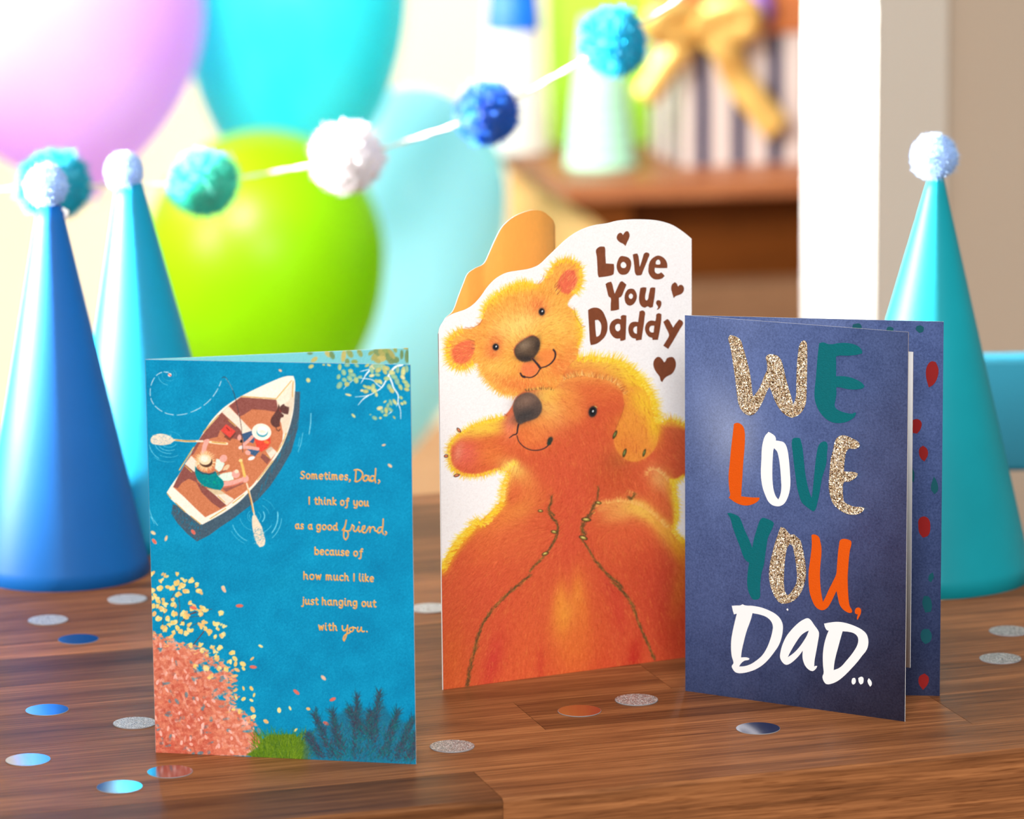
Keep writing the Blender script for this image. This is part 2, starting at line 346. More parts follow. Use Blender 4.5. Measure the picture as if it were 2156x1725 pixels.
# ------------------------------------------------------------------ walnut table
TA = math.radians(17.0)
E0 = ground(1059, 1683)
TX = np.array([math.cos(TA), math.sin(TA), 0]); TY = np.array([-math.sin(TA), math.cos(TA), 0])
table = empty('wooden_table', (E0[0], E0[1], 0), 'walnut butcher block table top with visible staves, carrying the greeting cards', 'table', rz=TA)
def tabletop():
    rows = [(0, .0455), (.0455, .1005), (.1005, .1505), (.1505, .2061), (.2061, .2575), (.2575, .3087), (.3087, .3364), (.3364, .392), (.392, .445), (.445, .498), (.498, .55), (.55, .604)]
    cuts = {0: [(-.75, 0.62), (0.0, 0.98), (.42, 0)], 1: [(-.75, 1.0), (-.36, 1.04), (.24, 0.9)], 2: [(-.75, .95), (-.21, 1.1), (.0512, .82), (.33, 1.0)],
            3: [(-.75, .9), (-.30, .86), (.13, .92)], 4: [(-.75, 1.04), (.28, .86)], 5: [(-.75, .76), (.02, .84)], 6: [(-.75, 1.55), (-.05, 1.15), (.2, .9)],
            7: [(-.75, .98), (-.16, 1.0), (.15, .86)], 8: [(-.75, .82), (-.25, 0.92), (.1, .96)], 9: [(-.75, 1.15), (-.1, 1.3)], 10: [(-.75, .9), (0, .82)], 11: [(-.75, 1.05), (.05, 1.0)]}
    mb = MB(); attr = []
    T = 0.046; XR = .394
    for i, (y0, y1) in enumerate(rows):
        cs = cuts[i]
        for j, (x0, tone) in enumerate(cs):
            if x0 >= XR: continue
            x1 = min(cs[j+1][0] if j+1 < len(cs) else XR, XR)
            n0 = len(mb.f)
            g = 0.00012
            if i == 0:
                c = 0.0016
                mb.add([(x0+g,0,-T),(x1-g,0,-T),(x1-g,y1-g,-T),(x0+g,y1-g,-T),(x0+g,0,-c),(x1-g,0,-c),(x1-g,c,0),(x0+g,c,0),(x1-g,y1-g,0),(x0+g,y1-g,0)],
                       [(0,3,2,1),(0,1,5,4),(4,5,6,7),(7,6,8,9),(1,2,8,6,5),(2,3,9,8),(3,0,4,7,9)])
            else:
                mb.box(x0+g, x1-g, y0+g, y1-g, -T, 0)
            attr += [(tone, random.random())]*(len(mb.f)-n0)
    o = mb.build('tabletop', M['walnut'], table)
    a = o.data.color_attributes.new('stave', 'FLOAT_COLOR', 'CORNER')
    vals = []
    for p in o.data.polygons: vals += [(*attr[p.index], 0, 1)]*len(p.vertices)
    a.data.foreach_set('color', np.array(vals, dtype=np.float32).ravel())
    for (x, y) in ((-.68, .06), (-.68, .54), (.33, .06), (.33, .54)):
        lg = MB().prism([(x-.03, y-.03), (x+.03, y-.03), (x+.03, y+.03), (x-.03, y+.03)], FZ, -T).build('leg', M['walnut'], table)
        a = lg.data.color_attributes.new('stave', 'FLOAT_COLOR', 'CORNER')
        a.data.foreach_set('color', np.tile(np.array([0.9, random.random(), 0, 1], dtype=np.float32), len(lg.data.loops)))
tabletop()

# ------------------------------------------------------------------ a small painter for the printed artwork
class Canvas:
    def __init__(s, x0, y0, x1, y1, k, col):
        s.x0, s.y0, s.k = x0, y0, k; s.w, s.h = int((x1-x0)*k), int((y1-y0)*k)
        s.a = np.empty((s.h, s.w, 3)); s.a[:] = np.asarray(col, float)
    def P(s, pts): return (np.asarray(pts, float)-(s.x0, s.y0))*s.k
    def mask(s, pts, blur=0):
        p = s.P(pts); m = np.zeros((s.h, s.w)); SS = 3
        ya = max(0, int(math.floor(p[:, 1].min()))); yb = min(s.h, int(math.ceil(p[:, 1].max()))+1)
        q = np.roll(p, -1, 0)
        for r in range(ya, yb):
            for k in range(SS):
                y = r+(k+.5)/SS
                c = (p[:, 1] <= y) != (q[:, 1] <= y)
                if not c.any(): continue
                a, b = p[c], q[c]
                xs = np.sort(a[:, 0]+(y-a[:, 1])*(b[:, 0]-a[:, 0])/(b[:, 1]-a[:, 1]))
                for u, v in zip(xs[::2], xs[1::2]):
                    u = max(u, 0.0); v = min(v, float(s.w))
                    if v <= u: continue
                    iu, iv = int(u), min(int(v), s.w-1)
                    if iu == iv: m[r, iu] += (v-u)/SS
                    else:
                        m[r, iu] += (iu+1-u)/SS; m[r, iv] += (v-iv)/SS
                        if iv > iu+1: m[r, iu+1:iv] += 1.0/SS
        m = np.clip(m, 0, 1)
        for _ in range(2 if blur else 0): m = s.box(m, max(1, int(blur*s.k/2)))
        return m
    def box(s, m, r):
        for ax in (0, 1):
            pw = [(0, 0)]*m.ndim; pw[ax] = (r+1, r)
            c = np.cumsum(np.pad(m, pw, mode='edge'), axis=ax)
            n = m.shape[ax]
            m = (np.take(c, np.arange(2*r+1, 2*r+1+n), axis=ax)-np.take(c, np.arange(0, n), axis=ax))/(2*r+1)
        return m
    def put(s, m, col, a=1.0):
        m = (m*a)[..., None]; s.a = s.a*(1-m)+np.asarray(col, float)*m
    def poly(s, pts, col, a=1.0, blur=0, smooth=0):
        if smooth: pts = cr(pts, smooth)
        p = s.P(pts); pad = int(blur*s.k*2)+3
        c0 = max(0, int(p[:, 0].min())-pad); c1 = min(s.w, int(p[:, 0].max())+pad); r0 = max(0, int(p[:, 1].min())-pad); r1 = min(s.h, int(p[:, 1].max())+pad)
        if c1 <= c0 or r1 <= r0: return
        sub = Canvas.__new__(Canvas); sub.k = s.k; sub.x0 = s.x0+c0/s.k; sub.y0 = s.y0+r0/s.k; sub.w = c1-c0; sub.h = r1-r0
        m = (sub.mask(pts, blur)*a)[..., None]
        s.a[r0:r1, c0:c1] = s.a[r0:r1, c0:c1]*(1-m)+np.asarray(col, float)*m
    def line(s, pts, w, col, a=1.0, smooth=0, w1=None):
        if smooth: pts = cr(pts, smooth, False, 100)
        n = len(pts)-1
        for i in range(n):
            wa = w if w1 is None else w+(w1-w)*i/n; wb = w if w1 is None else w+(w1-w)*(i+1)/n
            s.seg(pts[i], pts[i+1], wa, wb, col, a)
    def seg(s, p, q, wa, wb, col, a=1.0):
        k = s.k; ax, ay = (p[0]-s.x0)*k, (p[1]-s.y0)*k; bx, by = (q[0]-s.x0)*k, (q[1]-s.y0)*k
        wa *= k/2; wb *= k/2; pad = max(wa, wb)+1.5
        c0 = max(0, int(min(ax, bx)-pad)); c1 = min(s.w, int(max(ax, bx)+pad)+1); r0 = max(0, int(min(ay, by)-pad)); r1 = min(s.h, int(max(ay, by)+pad)+1)
        if c1 <= c0 or r1 <= r0: return
        X = np.arange(c0, c1)+.5; Y = (np.arange(r0, r1)+.5)[:, None]
        dx, dy = bx-ax, by-ay; L = dx*dx+dy*dy+1e-9
        t = np.clip(((X-ax)*dx+(Y-ay)*dy)/L, 0, 1)
        d = np.hypot(X-(ax+t*dx), Y-(ay+t*dy))
        m = (np.clip(wa+(wb-wa)*t+.5-d, 0, 1)*a)[..., None]
        s.a[r0:r1, c0:c1] = s.a[r0:r1, c0:c1]*(1-m)+np.asarray(col, float)*m
    def ell(s, c, rx, ry, ang, col, a=1.0, soft=0.0):
        k = s.k; cx, cy = (c[0]-s.x0)*k, (c[1]-s.y0)*k; rx *= k; ry *= k
        R = max(rx, ry)*(1+soft*1.6)+2
        c0 = max(0, int(cx-R)); c1 = min(s.w, int(cx+R)+1); r0 = max(0, int(cy-R)); r1 = min(s.h, int(cy+R)+1)
        if c1 <= c0 or r1 <= r0: return
        X = np.arange(c0, c1)+.5-cx; Y = (np.arange(r0, r1)+.5)[:, None]-cy
        ca, sa = math.cos(ang), math.sin(ang)
        d = np.hypot((X*ca+Y*sa)/rx, (-X*sa+Y*ca)/ry)
        if soft: m = np.exp(-np.maximum(d-(1-soft), 0)**2/(2*(soft*0.55)**2))
        else: m = np.clip((1-d)*min(rx, ry)+.5, 0, 1)
        m = (m*a)[..., None]
        s.a[r0:r1, c0:c1] = s.a[r0:r1, c0:c1]*(1-m)+np.asarray(col, float)*m
    def grain(s, amp, blur=0, m=None):
        n = rng.normal(0, 1, (s.h, s.w))
        if blur:
            n = s.box(n, blur); n /= n.std()+1e-9
        if m is not None: n = n*m
        s.a += amp*n[..., None]
    def at(s, x, y):
        i = min(max(int((y-s.y0)*s.k), 0), s.h-1); j = min(max(int((x-s.x0)*s.k), 0), s.w-1); return s.a[i, j]
    def sample(s, px):
        u = np.clip((px[:, 0]-s.x0)*s.k-.5, 0, s.w-1.001); v = np.clip((px[:, 1]-s.y0)*s.k-.5, 0, s.h-1.001)
        i, j = v.astype(int), u.astype(int); fv, fu = (v-i)[:, None], (u-j)[:, None]
        A = s.a
        return (A[i, j]*(1-fu)+A[i, j+1]*fu)*(1-fv)+(A[i+1, j]*(1-fu)+A[i+1, j+1]*fu)*fv

# ------------------------------------------------------------------ cards
TH = 0.00042
class Panel:
    """A card leaf standing on the table: origin at the foot of the fold, u along the foot, z up, n towards the reader."""
    def __init__(s, O, R):
        s.O = np.asarray(O, float); d = np.asarray(R, float)-s.O; d[2] = 0
        s.W = np.linalg.norm(d); s.e = d/s.W; s.n = np.array([s.e[1], -s.e[0], 0.0])
    def uv(s, px, off=0.0):
        out = []
        for (x, y) in px:
            p = hit(x, y, s.O+s.n*off, s.n); out.append(((p-s.O)@s.e, p[2]))
        return np.array(out)
    def pos(s, u, v, w=0.0):
        u = np.asarray(u, float); v = np.asarray(v, float)
        return s.O+u[..., None]*s.e+v[..., None]*np.array([0, 0, 1.0])+w*s.n
def leaf(name, pn, top, mats, parent, canvas=None, step=0.00021, v0=0.0, ncol=None, u0=0.0):
    """Panel mesh: printed front grid (vertex colours), white cut edges, plain back. top(u) gives the height."""
    nu = ncol or max(2, int((pn.W-u0)/step)); us = np.linspace(u0, pn.W, nu+1); tp = np.array([top(u) for u in us])
    nv = max(2, int((tp.max()-v0)/step)) if canvas is not None else 2
    t = np.linspace(0, 1, nv+1)
    U = np.repeat(us[:, None], nv+1, 1); V = v0+(tp[:, None]-v0)*t[None, :]
    fr = pn.pos(U, V, 0.0).reshape(-1, 3)
    bk0 = pn.pos(us, np.full(nu+1, v0), -TH); bk1 = pn.pos(us, tp, -TH)
    n = fr.shape[0]; verts = np.vstack([fr, bk0, bk1])
    I = np.arange(nu)[:, None]*(nv+1)+np.arange(nv)[None, :]
    q = np.stack([I, I+nv+1, I+nv+2, I+1], -1).reshape(-1, 4)
    B0, B1 = n, n+nu+1
    i = np.arange(nu)
    top_f = np.stack([i*(nv+1)+nv, (i+1)*(nv+1)+nv, B1+i+1, B1+i], -1)
    bot_f = np.stack([(i+1)*(nv+1), i*(nv+1), B0+i, B0+i+1], -1)
    back_f = np.stack([B0+i+1, B0+i, B1+i, B1+i+1], -1)
    j = np.arange(nv)
    faces = np.vstack([q, top_f, bot_f, back_f])
    me = bpy.data.meshes.new(name)
    side = [tuple([int(x) for x in range(nv, -1, -1)]+[B0, B1]), tuple([int(nu*(nv+1)+x) for x in range(nv+1)]+[B1+nu, B0+nu])]
    nq = len(faces); loops = np.concatenate([faces.ravel(), np.array(side[0]), np.array(side[1])]).astype(np.int32)
    starts = np.concatenate([np.arange(nq)*4, [nq*4, nq*4+len(side[0])]]).astype(np.int32)
    me.vertices.add(len(verts)); me.vertices.foreach_set('co', (verts-pn.O).astype(np.float32).ravel())
    me.loops.add(len(loops)); me.loops.foreach_set('vertex_index', loops)
    me.polygons.add(len(starts)); me.polygons.foreach_set('loop_start', starts)
    mi = np.concatenate([np.zeros(len(q)), np.ones(len(top_f)+len(bot_f)), np.full(len(back_f), 2), [1, 1]]).astype(np.int32)
    for m in mats: me.materials.append(m)
    me.polygons.foreach_set('material_index', mi)
    me.update(calc_edges=True); me.validate()
    if canvas is not None:
        a = me.color_attributes.new('print', 'FLOAT_COLOR', 'POINT')
        c = np.ones((len(verts), 4), dtype=np.float32); c[:n, :3] = lin(np.clip(canvas.sample(proj(fr)), 0, 255)); a.data.foreach_set('color', c.ravel())
    o = bpy.data.objects.new(name, me); COL.objects.link(o); o.parent = parent
    return o
def plate(name, pn, loops_px, mat, parent, h=0.0002, smooth=5, sharp=62, label=None):
    """A raised foil shape on a panel, from outlines (outer first, then holes)."""
    lo = [cr(l, smooth, True, sharp) for l in loops_px]
    uv = [pn.uv(l, h) for l in lo]
    tri = tessellate_polygon([[Vector((p[0], p[1], 0)) for p in l] for l in uv])
    flat = np.vstack(uv); nf = len(flat)
    fr = pn.pos(flat[:, 0], flat[:, 1], h); bk = pn.pos(flat[:, 0], flat[:, 1], 0.00001)
    faces = []
    for t in tri:
        a, b, c = (flat[k] for k in t)
        ar = (b[0]-a[0])*(c[1]-a[1])-(c[0]-a[0])*(b[1]-a[1])
        if abs(ar) < 1e-14: continue
        faces.append(tuple(t) if ar > 0 else (t[0], t[2], t[1]))
    k = 0
    for l in uv:
        m = len(l)
        for i in range(m): faces.append((k+i, k+(i+1) % m, nf+k+(i+1) % m, nf+k+i))
        k += m
    o = meshobj(name, np.vstack([fr, bk]), faces, mat, parent, pn.O)
    if label: o['label'] = label
    return o
def ridges(name, pn, strokes_px, wpx, mat, parent, h=0.00022, label=None):
    """Raised lettering drawn as rounded ridges along strokes."""
    mb = MB()
    parts = []
    for st in strokes_px:      # break strokes at sharp corners
        q = [st[0]]
        for i in range(1, len(st)):
            q.append(st[i])
            if i < len(st)-1:
                a = np.subtract(st[i], st[i-1]); b = np.subtract(st[i+1], st[i])
                if float(a@b) < .35*np.linalg.norm(a)*np.linalg.norm(b): parts.append(q); q = [st[i]]
        parts.append(q)
    for st in parts:
        p = np.asarray(st, float)
        if len(p) == 1: p = np.array([p[0], p[0]+(0.6, 0.3)])
        uv = pn.uv(p); w = wpx*H/2.0/F*3.78  # px to metres at the cards
        d = np.gradient(uv, axis=0) if len(uv) > 2 else np.repeat([uv[1]-uv[0]], 2, 0)
        d /= np.linalg.norm(d, axis=1)[:, None]+1e-12
        nn = np.stack([-d[:, 1], d[:, 0]], 1)
        ends = [(uv[0]-d[0]*w, nn[0], 0.12), (uv[0]-d[0]*w*.72, nn[0], .7)]+[(uv[i], nn[i], 1.0) for i in range(len(uv))]+[(uv[-1]+d[-1]*w*.72, nn[-1], .7), (uv[-1]+d[-1]*w, nn[-1], .12)]
        v = []; f = []
        prof = [(-1, 0.02), (-.72, .62), (0, 1), (.72, .62), (1, .02)]
        for (c, q, s_) in ends:
            for (a, b) in prof:
                P = pn.pos(np.array(c[0]+q[0]*a*w*s_), np.array(c[1]+q[1]*a*w*s_), h*b*s_+1e-5); v.append(P)
        for i in range(len(ends)-1):
            for k in range(4): f.append((i*5+k, i*5+k+1, i*5+k+6, i*5+k+5))
        mb.add(v, f)
    o = mb.build(name, mat, parent, pn.O, smooth=True)
    if label: o['label'] = label
    return o

# ---- zoom frames used to trace shapes
LA = Z(290, 720, .28986); LB = Z(290, 1180, .27829); T1 = Z(600, 970, .11132); T2 = Z(610, 1130, .13333); TR = Z(620, 720, .12059)
D1 = Z(300, 750, .08696); D2 = Z(460, 770, .09276); D3 = Z(300, 880, .09274); D4 = Z(440, 880, .09276); D5 = Z(340, 1000, .13915)
R1 = Z(1520, 690, .14842); R2 = Z(1520, 880, .14842); R3 = Z(1520, 1070, .14842); R4 = Z(1520, 1260, .15306); RB = Z(1840, 640, .4869)
M1 = Z(1230, 470, .10668); M2 = Z(1225, 620, .11593); M0 = Z(900, 930, .31301); M00 = Z(900, 430, .30143)
B1 = Z(920, 530, .17967); B2 = Z(1040, 740, .19709); B3 = Z(920, 860, .15075); B4 = Z(1200, 960, .17385); B5 = Z(920, 1080, .22023)
U = random.uniform

# ================================================================== left card: the fishing boat
def paint_fishing():
    c = Canvas(290, 735, 895, 1630, 1.25, (0, 142, 188))
    n = rng.normal(0, 1, (c.h//24+2, c.w//24+2)); big = np.kron(n, np.ones((24, 24)))[:c.h, :c.w]
    for _ in range(3): big = c.box(big, 14)
    big /= big.std(); c.a += big[..., None]*np.array([2, 3.6, 3.6])
    for _ in range(900):     # soft brushed light through the water
        x, y = U(300, 880), U(760, 1600); t = (x-520)*0.55+(y-1280)*0.75
        a = 0.05+0.10*math.exp(-((x-640+(y-1250)*0.55)/90)**2)*(1 if 1080 < y < 1450 else .4)
        L = U(14, 46); c.seg((x, y), (x+L*.72, y-L*.68), U(1, 3.5), .5, (34, 178, 206), a)
    for (x, y, rx, ry, al) in ((360, 1190, 50, 60, .35), (330, 1060, 40, 60, .2), (600, 1230, 60, 40, .25), (480, 1560, 160, 40, .1)): c.ell((x, y), rx, ry, 0, (16, 162, 198), al, 1.0)
    P = c.poly
    # ripples
    def arcs(cx, cy, specs, col=(120, 214, 240)):
        for (rx, ry, a0, a1, w, al) in specs:
            pts = [(cx+rx*math.cos(math.radians(a)), cy+ry*math.sin(math.radians(a))) for a in np.linspace(a0, a1, 16)]
            c.line(pts, w, col, al)
    arcs(356, 931, [(12, 8, 200, 330, 1, .6), (16, 11, 20, 150, 1.1, .6), (24, 18, 60, 150, 1.2, .7), (30, 24, 80, 170, 1.3, .7), (38, 32, 60, 120, 1, .6), (48, 42, 75, 130, 1, .5), (42, 40, 120, 172, 1.4, .7), (28, 22, 270, 340, .9, .4)])
    arcs(537, 1087, [(12, 10, -60, 200, 1, .6), (20, 18, -30, 40, 2, .8), (16, 14, 120, 230, 1, .5), (32, 30, 90, 170, 1, .55), (40, 38, 30, 80, 1.2, .6), (48, 52, -10, 42, 2.2, .85), (56, 60, 5, 50, 1.4, .75), (50, 55, 110, 160, 1.6, .7), (58, 62, 112, 150, 1, .5), (30, 26, 300, 350, 1, .5), (44, 40, 290, 340, .9, .4)])
    arcs(357, 789, [(9, 8, 200, 400, .8, .4), (16, 13, 60, 200, .8, .4), (24, 22, 100, 170, 1.1, .6), (14, 12, 300, 380, .8, .4)])
    for pts, w in ((LA([(1258, 520), (1256, 590), (1245, 670)]), 1.8), (LA([(1200, 660), (1185, 740), (1165, 800)]), 1.1), (LA([(1178, 690), (1165, 760)]), .8), (LA([(85, 1220), (105, 1280), (145, 1335)]), 1.2), (LA([(95, 1270), (120, 1320)]), 1)):
        c.line(pts, w, (150, 226, 246), .8)
    # boat shadow on the water
    sh = (72, 92, 108)
    P(LA([(1140, 360), (1180, 362), (1176, 480), (1165, 620), (1115, 800), (1040, 930), (960, 1050), (870, 1150), (790, 1210), (700, 1280), (600, 1345), (520, 1405), (430, 1450), (360, 1395), (290, 1320), (245, 1250), (255, 1180), (480, 1250), (800, 1000)]), sh, .97)
    for _ in range(160):
        t = random.random(); x, y = z1(LA, 235+210*t+U(-10, 60), 1180+230*t+U(-60, 60))
        if random.random() < .5: c.seg((x, y), (x+U(-4, 4), y+U(2, 8)), U(.6, 1.6), .5, (20, 130, 168), .8)
    for _ in range(40):
        t = random.random(); x, y = z1(LA, 1175-330*t+U(-14, 6), 560+600*t); c.seg((x, y), (x-U(1, 3), y+U(6, 16)), .8, .6, (10, 140, 182), .6)
    # hull
    hull = LA([(1130, 248), (1080, 249), (980, 285), (860, 340), (760, 390), (700, 425), (620, 482), (540, 565), (460, 685), (380, 822), (300, 962), (250, 1033), (210, 1095), (232, 1132), (300, 1196), (380, 1265), (468, 1328), (540, 1290), (640, 1232), (740, 1160), (810, 1088), (880, 1010), (960, 900), (1030, 800), (1078, 690), (1108, 600), (1130, 500), (1139, 400), (1141, 280)])
    P(hull, (255, 243, 226), smooth=4)
    inner = LA([(748, 400), (1006, 420), (1016, 470), (1012, 525), (1040, 585), (1056, 660), (1050, 720), (1010, 800), (960, 880), (895, 965), (830, 1045), (760, 1105), (700, 1148), (650, 1192), (560, 1240), (490, 1275), (420, 1210), (340, 1130), (257, 1055), (300, 965), (350, 875), (400, 790), (450, 705), (520, 605), (610, 512), (665, 462)])
    fl = (208, 126, 86); dk = (142, 82, 76)
    P(inner, fl)
    P(LA([(748, 402), (1006, 420), (1016, 470), (1005, 510), (920, 495), (830, 490), (770, 530), (735, 545), (665, 464)]), dk, .95)
    P(LA([(610, 512), (745, 635), (762, 690), (735, 712), (640, 690), (600, 640), (580, 690), (470, 716), (445, 745), (410, 812), (385, 830), (400, 780), (450, 705), (520, 605)]), dk, .95)
    P(LA([(345, 890), (415, 945), (435, 1020), (520, 1075), (560, 1108), (642, 1186), (600, 1212), (540, 1170), (465, 1095), (425, 1020), (370, 995), (320, 1025), (290, 1065), (257, 1055), (300, 965)]), dk, .97)
    P(LA([(905, 810), (968, 850), (940, 890), (890, 840)]), dk, .9); P(LA([(610, 1060), (760, 1000), (770, 1030), (640, 1090)]), dk, .75)
    # side planks lit
    P(LA([(1008, 420), (1130, 285), (1136, 420), (1120, 520), (1098, 610), (1075, 690), (1057, 660), (1040, 585), (1012, 525), (1018, 470)]), (238, 216, 190), .95)
    P(LA([(1008, 420), (1122, 290), (1105, 420), (1040, 470)]), (252, 236, 214), .9)
    # thwarts
    cream = (250, 228, 208)
    P(LA([(660, 468), (612, 512), (745, 635), (768, 690), (832, 648), (735, 545)]), cream)
    P(LA([(930, 790), (968, 762), (1010, 800), (968, 852)]), cream); P(LA([(930, 790), (968, 762), (985, 775), (950, 812)]), (214, 196, 172))
    P(LA([(390, 828), (343, 888), (412, 946), (440, 880)]), cream); P(LA([(520, 1070), (600, 1082), (700, 1143), (648, 1190), (560, 1112)]), cream); P(LA([(500, 1065), (600, 1078), (640, 1105), (560, 1112)]), (222, 198, 160))
    # gold foil dashes
    g = (196, 138, 40)
    for a, b in (((750, 395), (1000, 412)), ((1004, 415), (1118, 280)), ((1129, 285), (1123, 400)), ((585, 535), (475, 655)), ((405, 765), (300, 930)), ((1078, 665), (1050, 740)), ((1045, 745), (1012, 800)), ((980, 865), (870, 1005)), ((770, 1110), (690, 1172)), ((640, 1210), (525, 1285)), ((213, 1100), (242, 1138)), ((275, 1170), (345, 1235)), ((385, 1265), (455, 1322)), ((660, 568), (710, 610)), ((345, 900), (390, 942)), ((937, 822), (962, 845)), ((582, 1120), (632, 1165))):
        p, q = LA([a, b]); c.seg((p[0]+.5, p[1]+.8), (q[0]+.5, q[1]+.8), 1.8, 1.8, (255, 236, 180)); c.seg(p, q, 1.3, 1.3, g)
    # dog
    d = (98, 62, 58)
    P(LA([(1012, 490), (1022, 452), (1032, 470), (1030, 495), (1048, 520), (1062, 532), (1058, 548), (1040, 552), (1032, 590), (1034, 612), (1004, 622), (975, 605), (964, 578), (972, 550), (990, 525)]), d, smooth=3)
    P(LA([(1030, 485), (1042, 462), (1062, 450), (1072, 465), (1100, 474), (1098, 500), (1092, 528), (1062, 522), (1042, 510)]), d, smooth=3)
    c.line(LA([(1002, 618), (1010, 640), (1024, 648), (1034, 634)]), 1.6, (80, 50, 44)); c.line(LA([(1030, 492), (1042, 512)]), 1.2, (150, 40, 40))
    # tackle box
    P(LA([(625, 690), (670, 720), (715, 665), (690, 640)]), (110, 62, 52), .8)
    P(LA([(642, 598), (712, 650), (670, 698), (602, 644)]), (228, 76, 66)); c.line(LA([(645, 622), (665, 645)]), 1.6, (120, 36, 34))
    # child
    pink = (240, 172, 158)
    P(LA([(758, 668), (832, 645), (855, 700), (838, 738), (800, 722), (768, 730)]), (64, 94, 132)); P(LA([(795, 778), (900, 785), (880, 800), (852, 832), (812, 812)]), (66, 98, 136))
    P(LA([(845, 700), (900, 720), (962, 690), (965, 735), (940, 772), (898, 800), (868, 780), (858, 745)]), (232, 78, 60)); c.ell(z1(LA, 935, 728), 6, 3.2, .3, (244, 132, 70))
    c.line(LA([(832, 690), (800, 722), (772, 745)]), 6.5, pink); c.line(LA([(872, 778), (810, 768), (755, 764)]), 7, pink)
    c.ell(z1(LA, 738, 695), 4, 6, .2, pink); c.ell(z1(LA, 748, 768), 5, 3.6, -.4, (250, 234, 226)); c.ell(z1(LA, 800, 805), 6, 5, .6, pink); c.ell(z1(LA, 826, 846), 7.5, 3.6, -.35, (252, 248, 244))
    c.ell(z1(LA, 899, 655), 20.4, 17.6, .2, (255, 248, 230)); c.ell(z1(LA, 899, 655), 16, 13, .2, (250, 236, 208), .5, .5)
    c.ell(z1(LA, 904, 656), 12, 10.5, .15, (70, 168, 188)); c.ell(z1(LA, 905, 645), 11, 9.6, .1, (255, 252, 244)); c.ell(z1(LA, 906, 653), 7, 3, .1, (250, 226, 196), .7)
    # rod and line
    c.line(LA([(763, 800), (758, 700), (750, 600), (732, 510), (712, 420), (690, 350), (658, 290), (630, 255), (612, 262)]), 1.2, (64, 60, 66), 1, 4); c.ell(z1(LA, 752, 722), 2.6, 3.2, 0, (40, 38, 42)); c.line(LA([(734, 520), (728, 560)]), .8, (240, 220, 200))
    c.line(LA([(690, 350), (660, 290), (640, 265)]), .9, (150, 210, 236), .8)
    ln = cr(LA([(606, 285), (590, 325), (550, 392), (500, 445), (430, 492), (340, 525), (260, 530), (190, 512), (130, 470), (100, 425), (90, 370), (100, 305), (135, 245), (180, 220), (225, 222)]), 10, False)
    for i in range(len(ln)-1):
        if (i//3) % 4 != 3: c.seg(ln[i], ln[i+1], 1.2, 1.2, (222, 240, 250), .95)
    c.ell(z1(LA, 232, 240), 3.8, 3.6, 0, (255, 246, 240)); c.seg(z1(LA, 225, 236), z1(LA, 240, 246), 2.6, 2.6, (226, 92, 76))
    # dad
    P(LA([(570, 850), (600, 855), (632, 885), (610, 930), (590, 945), (560, 920)]), (226, 242, 226)); P(LA([(575, 975), (620, 955), (682, 944), (698, 1000), (660, 1010), (600, 1010)]), (228, 244, 226))
    c.ell(z1(LA, 622, 848), 8.6, 7.4, -.9, pink); c.ell(z1(LA, 712, 962), 8.6, 8.4, 0, pink); c.ell(z1(LA, 718, 942), 4.5, 4, 0, (250, 226, 196)); c.ell(z1(LA, 643, 915), 9, 4.4, -.8, (244, 200, 158)); c.line(LA([(580, 955), (640, 935)]), 2.5, (128, 66, 58), .8)
    c.line(LA([(478, 800), (486, 760), (500, 725)]), 9.5, pink); c.ell(z1(LA, 500, 722), 6.5, 4.5, -.4, pink)
    c.line(LA([(615, 1035), (690, 1025), (775, 1000)]), 10, pink); c.ell(z1(LA, 782, 995), 7, 8, .2, pink); c.line(LA([(620, 1060), (700, 1042), (760, 1018)]), 3, (216, 120, 96), .8)
    P(LA([(416, 900), (440, 930), (500, 955), (552, 958), (562, 935), (585, 975), (622, 1012), (624, 1045), (600, 1078), (550, 1070), (490, 1050), (440, 1010), (418, 960)]), (0, 134, 142), smooth=3)
    for _ in range(60):
        x, y = z1(LA, U(450, 600), U(950, 1050)); c.ell((x, y), U(1, 3), U(.6, 1.6), U(0, 3), (0, U(140, 176), U(140, 158)), .7)
    c.line(LA([(425, 925), (470, 955), (520, 962), (560, 948)]), 3.2, (52, 74, 92), .85)
    cx, cy = z1(LA, 490, 866)
    for k in range(150):
        a = U(0, 2*PI); r = U(15, 24.5); c.seg((cx+10*math.cos(a), cy+10*math.sin(a)), (cx+r*math.cos(a), cy+r*.98*math.sin(a)), 2, .7, random.choice([(248, 208, 152), (240, 190, 130), (252, 220, 172), (244, 200, 150)]), .9)
    c.ell((cx+1.6, cy+1.6), 14, 11.6, .2, (88, 58, 44)); c.ell((cx-.6, cy-3), 13.2, 11, .1, (250, 220, 178)); c.ell((cx-1.6, cy-4.4), 9.6, 7.6, .1, (255, 240, 222), .9, .4)
    # oars
    c.line(LA([(748, 858), (765, 920), (776, 975)]), 5, (240, 196, 104), 1, 0, 6); c.line(LA([(744, 862), (752, 862)]), 6, (248, 214, 140)); c.line(LA([(792, 1030), (812, 1100), (832, 1180), (846, 1255)]), 3.2, (250, 226, 190)); c.line(LA([(800, 1075), (822, 1150), (838, 1235)]), 2.2, (226, 158, 72))
    P(LA([(834, 1262), (856, 1258), (880, 1305), (902, 1345), (915, 1400), (926, 1445), (915, 1482), (886, 1492), (862, 1460), (846, 1410), (832, 1340), (830, 1290)]), (244, 222, 196), smooth=3)
    c.line(LA([(648, 740), (590, 736), (525, 728)]), 5, (250, 230, 190)); c.line(LA([(640, 737), (540, 728)]), 2, (214, 156, 56)); c.line(LA([(430, 722), (350, 722), (268, 713)]), 4, (248, 222, 176)); c.line(LA([(420, 721), (350, 720), (275, 714)]), 2, (206, 140, 44)); c.line(LA([(470, 722), (430, 722)]), 4, (252, 232, 206))
